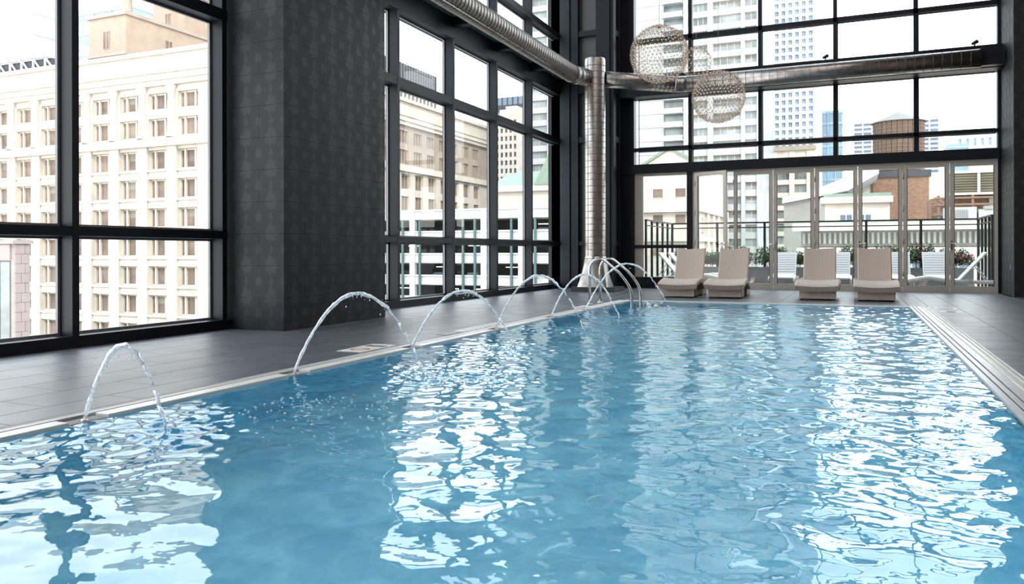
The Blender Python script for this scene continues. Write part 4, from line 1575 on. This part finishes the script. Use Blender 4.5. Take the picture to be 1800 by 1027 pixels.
# mechanical screen on the roof
sc = thing('roof_screen', 'grey braced mechanical screen on the roof at the upper left', 'roof screen', (-125, 84, 29))
xx = -137.0
build('louvre_back', bx(-137, -116.2, 84.3, 86.5, 28.3, 31.9), M_STRIPE, sc)
while xx < -116.5:
    m_ = MB().box(xx, xx + 0.22, 83.9, 84.2, 28.3, 32.2)
    m_.prism([(xx, 31.9), (xx + 0.2, 32.1), (xx + 2.8, 29.3), (xx + 2.6, 29.1)], 'y', 84.0, 84.15)
    build('brace', m_, M_TOWER2, sc)
    xx += 2.8
build('rail', MB().box(-137, -116, 83.9, 84.2, 32.0, 32.3).box(-137, -116, 83.9, 84.2, 29.0, 29.2), M_TOWER2, sc)

# pink stone building lower left
ps = B('low pink stone building with a tall teal window at the lower left edge', (-85, 55, -31))
build('body', bx(-98, -74.7, 50.3, 51.8, -31, 1.9), M_PINKST, ps)
build('cap', bx(-98.2, -74.3, 49.9, 52.0, 1.9, 2.25), M_PINKST, ps)
pn = {}
for r_ in range(14):
    z1_ = 1.85 - r_ * 0.95
    s_ = -75.2 + (0.0)
    xs2 = [50.3, 50.9, 51.8] if r_ % 2 else [50.3, 51.3, 51.8]
    for a, b in zip(xs2[:-1], xs2[1:]):
        build('stone_block', bx(-74.7, -74.55, a + 0.02, b - 0.02, z1_ - 0.92, z1_), M_PINKST, ps)
build('stone_lintel', bx(-78.4, -75.1, 50.12, 50.3, 0.3, 1.85), M_PINKST, ps)
inst('window', win_mesh(3.2, 14.0, (0.5,), M_TWIN, M_TEAL, 0.06, 0.1), ps, (-78.4, 50.27, -13.8))

def glass_tower(label, x0, x1, y0, y1, top, wallm, cm, dz, dx, name='tower_building', z0=-31, zv=0):
    t = B(label, ((x0 + x1) / 2, y0, z0), None, name)
    build('body', bx(x0, x1, y0, y1, z0, top), cm, t)
    z = zv
    while z < top:
        build('floor_band', MB().box(x0 - 0.2, x1 + 0.2, y0 - 0.2, y0, z, z + dz * 0.22).box(x1, x1 + 0.2, y0, y1, z, z + dz * 0.22), wallm, t)
        z += dz
    x = x0
    while x <= x1 + 0.01:
        build('fin', bx(x - 0.15, x + 0.15, y0 - 0.35, y0 - 0.2, zv, top), wallm, t)
        x += dx
    return t
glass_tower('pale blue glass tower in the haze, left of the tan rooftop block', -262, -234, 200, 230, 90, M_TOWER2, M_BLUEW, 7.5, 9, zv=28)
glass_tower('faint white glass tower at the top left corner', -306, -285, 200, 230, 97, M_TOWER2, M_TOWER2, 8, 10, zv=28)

# --- dark striped tower beyond, with white gridded lower storeys
t = B('distant office slab with dark vertical stripes at its top, right of the pillar', (-205, 330, -31), None, 'tower_building')
build('body', bx(-225, -200, 300, 360, -31, 93), M_TOWER, t)
for k in range(24):
    y = 300.6 + k * 2.5
    build('stripe', bx(-200, -199.6, y, y + 1.5, 85.5, 92.6), M_STRIPE, t)
wq = wset('q', (), M_BWIN, M_TOWER, 0.1, 0.15)
grid_facade(t, 'e', -199.4, [(300.8 + k * 3.7, 303.1 + k * 3.7) for k in range(16)], [(60 + k * 4.0, 62.5 + k * 4.0) for k in range(6)], M_TOWER, wq, 0.0, 0.55, 300, 360, 58, 85)

glass_tower('dark blue flat topped glass tower between two window mullions', -140, -122, 300, 320, 66, M_STRIPE, M_NAVY, 12.5, 2.4, zv=10)

t = B('narrow white stepped tower dotted with small square windows', (-102, 232, -31), None, 'tower_building')
build('body', bx(-106.5, -97.2, 230.5, 245, -31, 45.5), M_TERRA, t)
build('crown', MB().box(-105.5, -98.5, 232, 243, 45.5, 47.3).box(-104, -100, 233.5, 241, 47.3, 48.6), M_TERRA, t)
wq2 = wset('q2', (), M_BWIN, M_TERRA, 0.1, 0.10)
grid_facade(t, 's', 230.0, [(-105.8 + k * 1.55, -105.0 + k * 1.55) for k in range(5)], [(16 + k * 2.6, 17.5 + k * 2.6) for k in range(11)], M_TERRA, wq2, 0.0, 0.5, -106.5, -97.2, -31, 45.5)

# --- parking garage
g_ = B('white multi-storey parking garage with open decks and teal posts', (-50, 95, -31), None, 'parking_garage')
GY = 90.0
build('core', bx(-74, -33.5, GY + 7, GY + 9, -31, 6.3), M_DARKIN, g_)
lv = [5.95, 3.15, 0.25, -2.6, -5.4, -8.3, -11.2, -14.1]
for z in lv:
    build('deck_spandrel', bx(-74, -33.0, GY, GY + 0.35, z - 0.65, z + 0.65), M_TOWER, g_)
    build('spandrel_lip', bx(-74, -32.9, GY - 0.15, GY, z + 0.45, z + 0.65), M_TOWER, g_)
    build('deck_slab', bx(-74, -33.0, GY + 0.35, GY + 8.9, z - 0.75, z - 0.35), M_FRIEZE, g_)
for x in (-69.3, -64.1, -58.9, -53.7, -48.5, -43.2, -38.0, -33.6):
    build('column', bx(x - 0.4, x + 0.4, GY - 0.1, GY + 0.6, -31, 6.6), M_TOWER, g_)
for x in (-66.9, -61.7, -56.5, -55.0, -52.4, -46.0, -44.3, -39.2, -36.0):
    build('teal_post', bx(x - 0.13, x + 0.13, GY - 0.45, GY - 0.2, -15, 5.3), M_TEAL, g_)
for (x, z) in ((-55.5, 1.9), (-51.2, -0.9), (-46.4, 1.9), (-41.0, -0.9), (-57, -3.8), (-49.5, -3.8), (-45.5, -3.8), (-36.5, 4.6)):
    build('tube_light', bx(x, x + 1.6, GY + 2.0, GY + 2.15, z - 0.1, z), M_TUBE, g_)

cn_ = 0
def car(x, z, col, label):
    t = thing('car', label, 'car', (x, GY + 3, z), 'cars parked in the garage')
    L_ = 3.6
    build('car_body', MB().prism([(x, z + 0.25), (x + L_, z + 0.25), (x + L_, z + 0.75), (x + 0.1, z + 0.85)], 'y', GY + 2.0, GY + 3.6), col, t)
    build('cabin', MB().prism([(x + 0.7, z + 0.8), (x + 2.9, z + 0.8), (x + 2.4, z + 1.25), (x + 1.1, z + 1.25)], 'y', GY + 2.1, GY + 3.5), M_NAVY, t)
    for sx in (0.7, 2.9):
        build('wheel', MB().tube([(x + sx, GY + 1.95, z + 0.28), (x + sx, GY + 2.15, z + 0.28)], 0.28, 12), M_BLACK, t)
M_CARR = mat('red_car_paint', (0.35, 0.05, 0.04), 0.3)
M_CARG = mat('grey_car_paint', (0.22, 0.23, 0.25), 0.3)
car(-37.6, 2.82, M_CARR, 'red car parked on the top open garage deck at the right')
car(-52.6, -2.93, M_CARG, 'grey car parked on the lower garage deck at the left')
car(-47.6, -2.93, M_CARG, 'grey car parked on the lower garage deck near its middle')

lb = B('low cream building with a sloped green roof behind the garage', (-41, 102, -31))
build('body', bx(-46.5, -35.5, 100, 112, -31, 10.2), M_TERRA, lb)
build('roof', MB().prism([(100 - 0.4, 10.2), (106, 12.6), (112.4, 10.2)], 'x', -46.8, -39.5), M_GREENR, lb)
build('dormer_roof', MB().prism([(-40.0, 10.2), (-37.4, 15.2), (-34.8, 10.2)], 'y', 99.2, 106), M_GREENR, lb)
build('cornice', bx(-46.9, -35.1, 99.4, 100, 9.4, 10.2), M_TERRA, lb)

# --- tall residential tower
tt = B('tall white residential tower with bands of teal windows behind the end wall', (-39, 160, -31), None, 'residential_tower')
TY = 150.0
build('body', bx(-62, -15.9, TY + 0.5, TY + 30, -31, 118), M_TWIN, tt)
fl_h = 2.62
rows = [(-3.3 + fl_h * k, -3.3 + fl_h * k + 1.45) for k in range(26)]
w_t = wset('t', (0.25, 0.5, 0.75), M_TWIN, M_TOWER, 0.05, 0.12, (0.0, 0.4, 0.0))
w_t2 = wset('t2', (0.5,), M_TWIN, M_TOWER, 0.05, 0.12, (0.0, 0.0, 0.5))
grid_facade(tt, 's', TY, [(-28.8, -25.1), (-24.1, -19.0), (-18.3, -16.2)], rows, M_TOWER, lambda w, h: (w_t if w > 3 else w_t2)(w, h), 0.35, 0.5, -29.6, -15.9, -31, 66)
grid_facade(tt, 's', TY, [(-61.4, -57.4), (-56.2, -52.6), (-51, -47.5), (-46, -42)], rows[:22], M_TOWER, w_t2, 0.35, 0.5, -62, -41, -31, 66)
build('plain_wall', bx(-41, -33.4, TY - 0.1, TY + 0.5, -31, 66), M_TOWER, tt)
for (z0, z1) in rows:
    build('wall_joint', bx(-41, -33.4, TY - 0.13, TY - 0.1, z0 - 0.6, z0 - 0.5), M_FRIEZE, tt)
    build('balcony', MB().box(-33.4, -29.6, TY - 1.3, TY + 0.5, z0 - 0.75, z0 - 0.5).box(-33.4, -29.6, TY - 1.3, TY - 1.2, z0 - 0.5, z0 + 0.25), M_TOWER2, tt)
build('upper_storeys', bx(-62, -15.9, TY, TY + 0.5, 66, 118), M_TOWER, tt)

# lattice tower, tall white tower, blue tower
lt = B('slim grey lattice clad tower beside the tall white residential tower', (-24.5, 256, -31), None, 'lattice_tower')
build('body', bx(-26.8, -23.3, 255.3, 262, -31, 120), M_TOWER2, lt)
z = 0.0
k = 0
while z < 112:
    m_ = MB()
    m_.prism([(-26.8, z), (-26.5, z), (-23.3, z + 3.6), (-23.6, z + 3.6)], 'y', 255.0, 255.28)
    m_.box(-26.8, -23.3, 255.1, 255.28, z, z + 0.22)
    build('brace', m_, M_LATT, lt)
    z += 2.4
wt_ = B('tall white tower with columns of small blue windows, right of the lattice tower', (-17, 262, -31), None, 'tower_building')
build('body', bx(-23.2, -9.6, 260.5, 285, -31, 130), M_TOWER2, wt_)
w_b = wset('b', (0.5,), M_BLUEW, M_TOWER2, 0.05, 0.12)
grid_facade(wt_, 's', 260.0, [(-22.6 + 2.0 * k, -21.5 + 2.0 * k) for k in range(6)], [(26 + 2.35 * k, 27.4 + 2.35 * k) for k in range(33)], M_TOWER2, w_b, 0.0, 0.5, -23.2, -11.3, -31, 104)
build('side_strip', bx(-11.3, -9.6, 259.8, 260.5, -31, 104), M_LATT, wt_)
wm = B('white office building with grey framed windows, seen through the middle doors', (-14.6, 225, -31))
build('body', bx(-19.8, -9.4, 225.6, 240, -31, 29.5), M_TERRA, wm)
w_g = wset('g', (0.33, 0.66), M_TWIN, M_FRIEZE, 0.08, 0.2)
grid_facade(wm, 's', 225.0, [(-19.0, -15.9), (-14.6, -11.5)], [(-7.5 + 3.5 * k, -5.3 + 3.5 * k) for k in range(10)], M_TERRA, w_g, 0.2, 0.6, -19.8, -9.4, -31, 29.5)
build('cornice', bx(-20.1, -9.1, 224.4, 226, 28.4, 29.6), M_TERRA2, wm)
glass_tower('blue glass tower far behind, right of the tall white tower', -10.6, -3.5, 300, 310, 51, M_BLUEW, M_BLUEG, 4.0, 2.4, zv=10)
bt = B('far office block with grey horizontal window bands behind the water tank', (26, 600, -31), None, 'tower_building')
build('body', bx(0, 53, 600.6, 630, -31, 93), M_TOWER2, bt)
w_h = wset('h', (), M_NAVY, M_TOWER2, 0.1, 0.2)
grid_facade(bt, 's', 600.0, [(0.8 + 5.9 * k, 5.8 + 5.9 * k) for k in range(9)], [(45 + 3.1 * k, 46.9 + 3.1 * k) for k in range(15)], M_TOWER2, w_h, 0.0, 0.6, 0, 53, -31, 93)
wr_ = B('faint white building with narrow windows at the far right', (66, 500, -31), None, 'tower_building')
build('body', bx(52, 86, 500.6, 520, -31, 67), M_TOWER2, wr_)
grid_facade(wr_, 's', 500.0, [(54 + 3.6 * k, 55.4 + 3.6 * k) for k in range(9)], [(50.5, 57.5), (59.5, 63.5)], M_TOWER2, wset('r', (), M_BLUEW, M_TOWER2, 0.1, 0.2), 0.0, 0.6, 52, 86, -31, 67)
wr2 = B('low dark blue glazed roof block in front of the faint white building', (48, 450, -31))
build('body', bx(44, 53, 450, 470, -31, 55), M_BLUEG, wr2)
build('fin', MB().box(44, 53, 449.6, 450, 53, 53.6).box(44, 53, 449.6, 450, 50.5, 51), M_TOWER2, wr2)

# --- water tank on a brick tower
wk = thing('water_tank', 'round brown wooden rooftop water tank with a grey conical roof', 'water tank', (4.65, 95, 9.7))
TXc, TYc, TR = 4.65, 97.2, 2.6
for k in range(30):
    a0, a1 = 2 * PI * k / 30 + 0.012, 2 * PI * (k + 1) / 30 - 0.012
    vs = []
    for z in (9.75, 15.3):
        for (a, r_) in ((a0, TR), (a1, TR), (a1, TR - 0.15), (a0, TR - 0.15)):
            vs.append((TXc + r_ * math.cos(a), TYc + r_ * math.sin(a), z))
    build('stave', MB().add(vs, [(0, 1, 5, 4), (1, 2, 6, 5), (2, 3, 7, 6), (3, 0, 4, 7), (4, 5, 6, 7), (3, 2, 1, 0)]), M_TANK, wk)
build('tank_lining', MB().lathe([(0, 9.7), (TR - 0.16, 9.7), (TR - 0.16, 15.3), (0, 15.3)], TXc, TYc, 30), M_HOOP, wk)
zz = 9.9
while zz < 15.2:
    build('hoop', MB().tube([(TXc + (TR + 0.02) * math.cos(2 * PI * k / 36), TYc + (TR + 0.02) * math.sin(2 * PI * k / 36), zz) for k in range(37)], 0.035, 4, caps=False), M_HOOP, wk)
    zz += 0.42
build('conical_roof', MB().lathe([(0.0, 16.55), (0.25, 16.45), (TR + 0.2, 15.35), (TR + 0.2, 15.28), (0, 15.28)], TXc, TYc, 30, 0, False), M_TANKR, wk)
build('finial', MB().tube([(TXc, TYc, 16.4), (TXc, TYc, 18.4)], 0.05, 6), M_TERRA2, wk)
bk = B('square orange brick tower carrying the wooden water tank', (4.65, 97, -31), None, 'brick_tower')
build('body', bx(1.95, 7.4, 94, 99.5, -31, 9.0), M_BRICK, bk)
build('cap', MB().box(1.75, 7.6, 93.8, 99.7, 9.0, 9.7), M_STRIPE, bk)
build('white_corner', bx(0.3, 1.95, 94.3, 99, -31, 9.0), M_TERRA, bk)
build('white_corner', bx(7.4, 8.6, 94.3, 99, -31, 9.4), M_TERRA, bk)

# --- parapet building right behind the terrace
pp = B('low cream parapet building with a grey ribbed frieze beyond the railing', (6, 48, -31))
build('body', bx(-2.6, 16, 45.4, 58, -31, 2.1), M_TERRA, pp)
build('ledge', bx(-3.0, 16, 44.6, 45.6, 2.1, 2.5), M_TERRA, pp)
build('green_flashing', bx(-3.0, 16, 44.55, 58, 2.5, 2.56), M_GREENR, pp)
build('frieze', bx(-2.6, 16, 45.2, 45.4, 1.25, 2.1), M_FRIEZE, pp)
x = -2.5
while x < 12:
    build('rib', bx(x, x + 0.12, 45.05, 45.2, 1.4, 2.0), M_FRIEZE, pp)
    x += 0.26
build('band', bx(-2.8, 16, 44.9, 45.4, 0.75, 1.2), M_TERRA, pp)
for k in range(7):
    inst('window', win_mesh(1.5, 1.3, (0.5,), M_NAVY, M_TERRA, 0.06, 0.1), pp, (-2.2 + k * 2.1, 45.33, -0.8))
ac = thing('air_conditioner', 'white louvred rooftop air conditioning unit in front of the brick tower', 'rooftop unit', (6.5, 56, 2.5))
build('casing', bx(5.2, 6.9, 55, 56.2, 2.56, 3.7), M_TOWER, ac)
for k in range(8):
    build('louvre', bx(5.55 + k * 0.12, 5.60 + k * 0.12, 54.95, 55, 2.8, 3.55), M_CONC, ac)
ac2 = thing('air_conditioner', 'smaller plain white rooftop unit right of the louvred one', 'rooftop unit', (7.4, 56, 2.5))
build('casing', bx(7.0, 8.2, 55, 56.2, 2.56, 3.55), M_TOWER, ac2)
build('vent_hood', bx(7.3, 7.8, 54.9, 55.6, 3.55, 3.75), M_CONC, ac2)
sw_ = B('small white rooftop pavilion with two windows behind the parapet', (-0.2, 60, -31), None, 'rooftop_pavilion')
build('body', bx(-1.9, 2.4, 62, 66, -31, 4.5), M_TERRA, sw_)
build('cornice', bx(-2.2, 2.6, 61.6, 66, 4.5, 4.95), M_TERRA, sw_)
build('roof_edge', bx(-2.0, 2.5, 61.7, 66, 4.95, 5.2), M_GREENR, sw_)
for x in (-0.9, 0.35):
    inst('window', win_mesh(0.85, 1.0, (0.5,), M_NAVY, M_TERRA, 0.05, 0.08), sw_, (x, 61.97, 2.7))
cv = B('white curved roof fin sweeping up behind the small pavilion', (-2, 85, -31), None, 'curved_roof_building')
build('body', bx(-6.5, 2.0, 84.5, 95, -31, 6.3), M_FRIEZE, cv)
build('roof_fin', MB().prism([(-6.6, 6.5), (-4.0, 7.0), (-1.0, 8.2), (2.3, 10.2), (2.3, 8.6), (-0.5, 7.0), (-6.6, 5.9)], 'y', 84.0, 95), M_TOWER2, cv)
inst('window', win_mesh(3.4, 1.6, (0.2, 0.4, 0.6, 0.8), M_BLUEW, M_TOWER2, 0.05, 0.15), cv, (-2.2, 84.47, 4.5))
ct = thing('cooling_tower', 'rusty brown and green louvred cooling tower on the roofs at the right', 'rooftop unit', (7.4, 60, 2.5))
build('casing', bx(6.0, 11.0, 60.0, 63, 4.9, 6.2), M_LOUV, ct)
build('rim', MB().box(5.9, 11.1, 59.8, 63.1, 6.2, 6.35).box(5.9, 11.1, 59.8, 63.1, 4.75, 4.9), M_TERRA, ct)
build('divider', MB().box(7.55, 7.72, 59.85, 60, 4.9, 6.2).box(9.4, 9.55, 59.85, 60, 4.9, 6.2), M_TOWER, ct)
for k in range(7):
    build('louvre', bx(6.0, 11.0, 59.9, 60.0, 5.0 + k * 0.17, 5.06 + k * 0.17), M_LOUV, ct)
fr_ = MB()
for z in (4.5, 4.05, 3.4):
    fr_.box(5.0, 11.5, 59.7, 59.9, z, z + 0.13)
for x in (5.2, 7.2, 9.2, 11.2):
    fr_.box(x, x + 0.15, 59.75, 59.95, 2.56, 4.75)
fr_.prism([(5.2, 4.4), (5.35, 4.5), (7.3, 3.4), (7.2, 3.3)], 'y', 59.7, 59.8)
build('steel_frame', fr_, M_HOOP, ct)
bw = B('low brown brick penthouse under the cooling tower', (8, 61, -31), None, 'brick_penthouse')
build('body', bx(4.9, 11.5, 60.6, 64, -31, 4.6), M_BRICK, bw)
build('white_pier', MB().box(6.9, 7.3, 60.4, 60.6, 2.5, 3.6).box(8.3, 8.7, 60.4, 60.6, 2.5, 4.6), M_TERRA, bw)
for x in (5.3, 7.5, 9.2):
    inst('window', win_mesh(1.0, 0.8, (), M_NAVY, M_TERRA2, 0.04, 0.08), bw, (x, 60.57, 2.9))

# --- cream gabled building at the left of the doors
gb = B('cream building with a green edged gable seen through the fixed window', (-28, 125, -31), None, 'gabled_building')
build('body', bx(-40, -21.7, 120.4, 148, -31, 14.6), M_TERRA, gb)
build('gable_wall', MB().prism([(-29.8, 14.6), (-22.0, 14.6), (-25.9, 16.9)], 'y', 120.2, 128), M_TERRA, gb)
build('gable_roof', MB().prism([(-30.4, 14.6), (-25.9, 17.3), (-21.4, 14.6), (-22.0, 14.5), (-25.9, 16.8), (-29.8, 14.5)], 'y', 119.8, 128), M_GREENR, gb)
build('cornice', MB().box(-40, -21.0, 119.6, 120.4, 7.1, 8.2).box(-21.7, -21.0, 120.4, 148, 7.1, 8.2), M_TERRA, gb)
build('cornice', MB().box(-40, -21.3, 119.9, 120.4, 13.9, 14.6), M_TERRA, gb)
build('cornice', MB().box(-40, -21.2, 119.8, 120.4, 2.6, 3.3).box(-21.7, -21.2, 120.4, 148, 2.6, 3.3), M_TERRA, gb)

wsq = win_mesh(1.65, 1.5, (), M_BWIN, M_TERRA, 0.1, 0.12)
for (x, z) in ((-28.6, 9.3), (-25.1, 9.3), (-32.1, 9.3), (-28.6, 5.3), (-25.1, 5.3), (-32.1, 5.3), (-28.6, 0.3), (-25.1, 0.3)):
    inst('window', wsq, gb, (x, 120.35, z))
for k in range(5):
    inst('window', win_mesh(2.2, 2.4, (0.5,), M_BWIN, M_TERRA, 0.15, 0.2), gb, (-21.65, 124 + k * 5.4, 3.9), PI / 2)
    build('pier', bx(-21.7, -21.25, 127 + k * 5.4, 128.4 + k * 5.4, -10, 7.1), M_TERRA, gb)
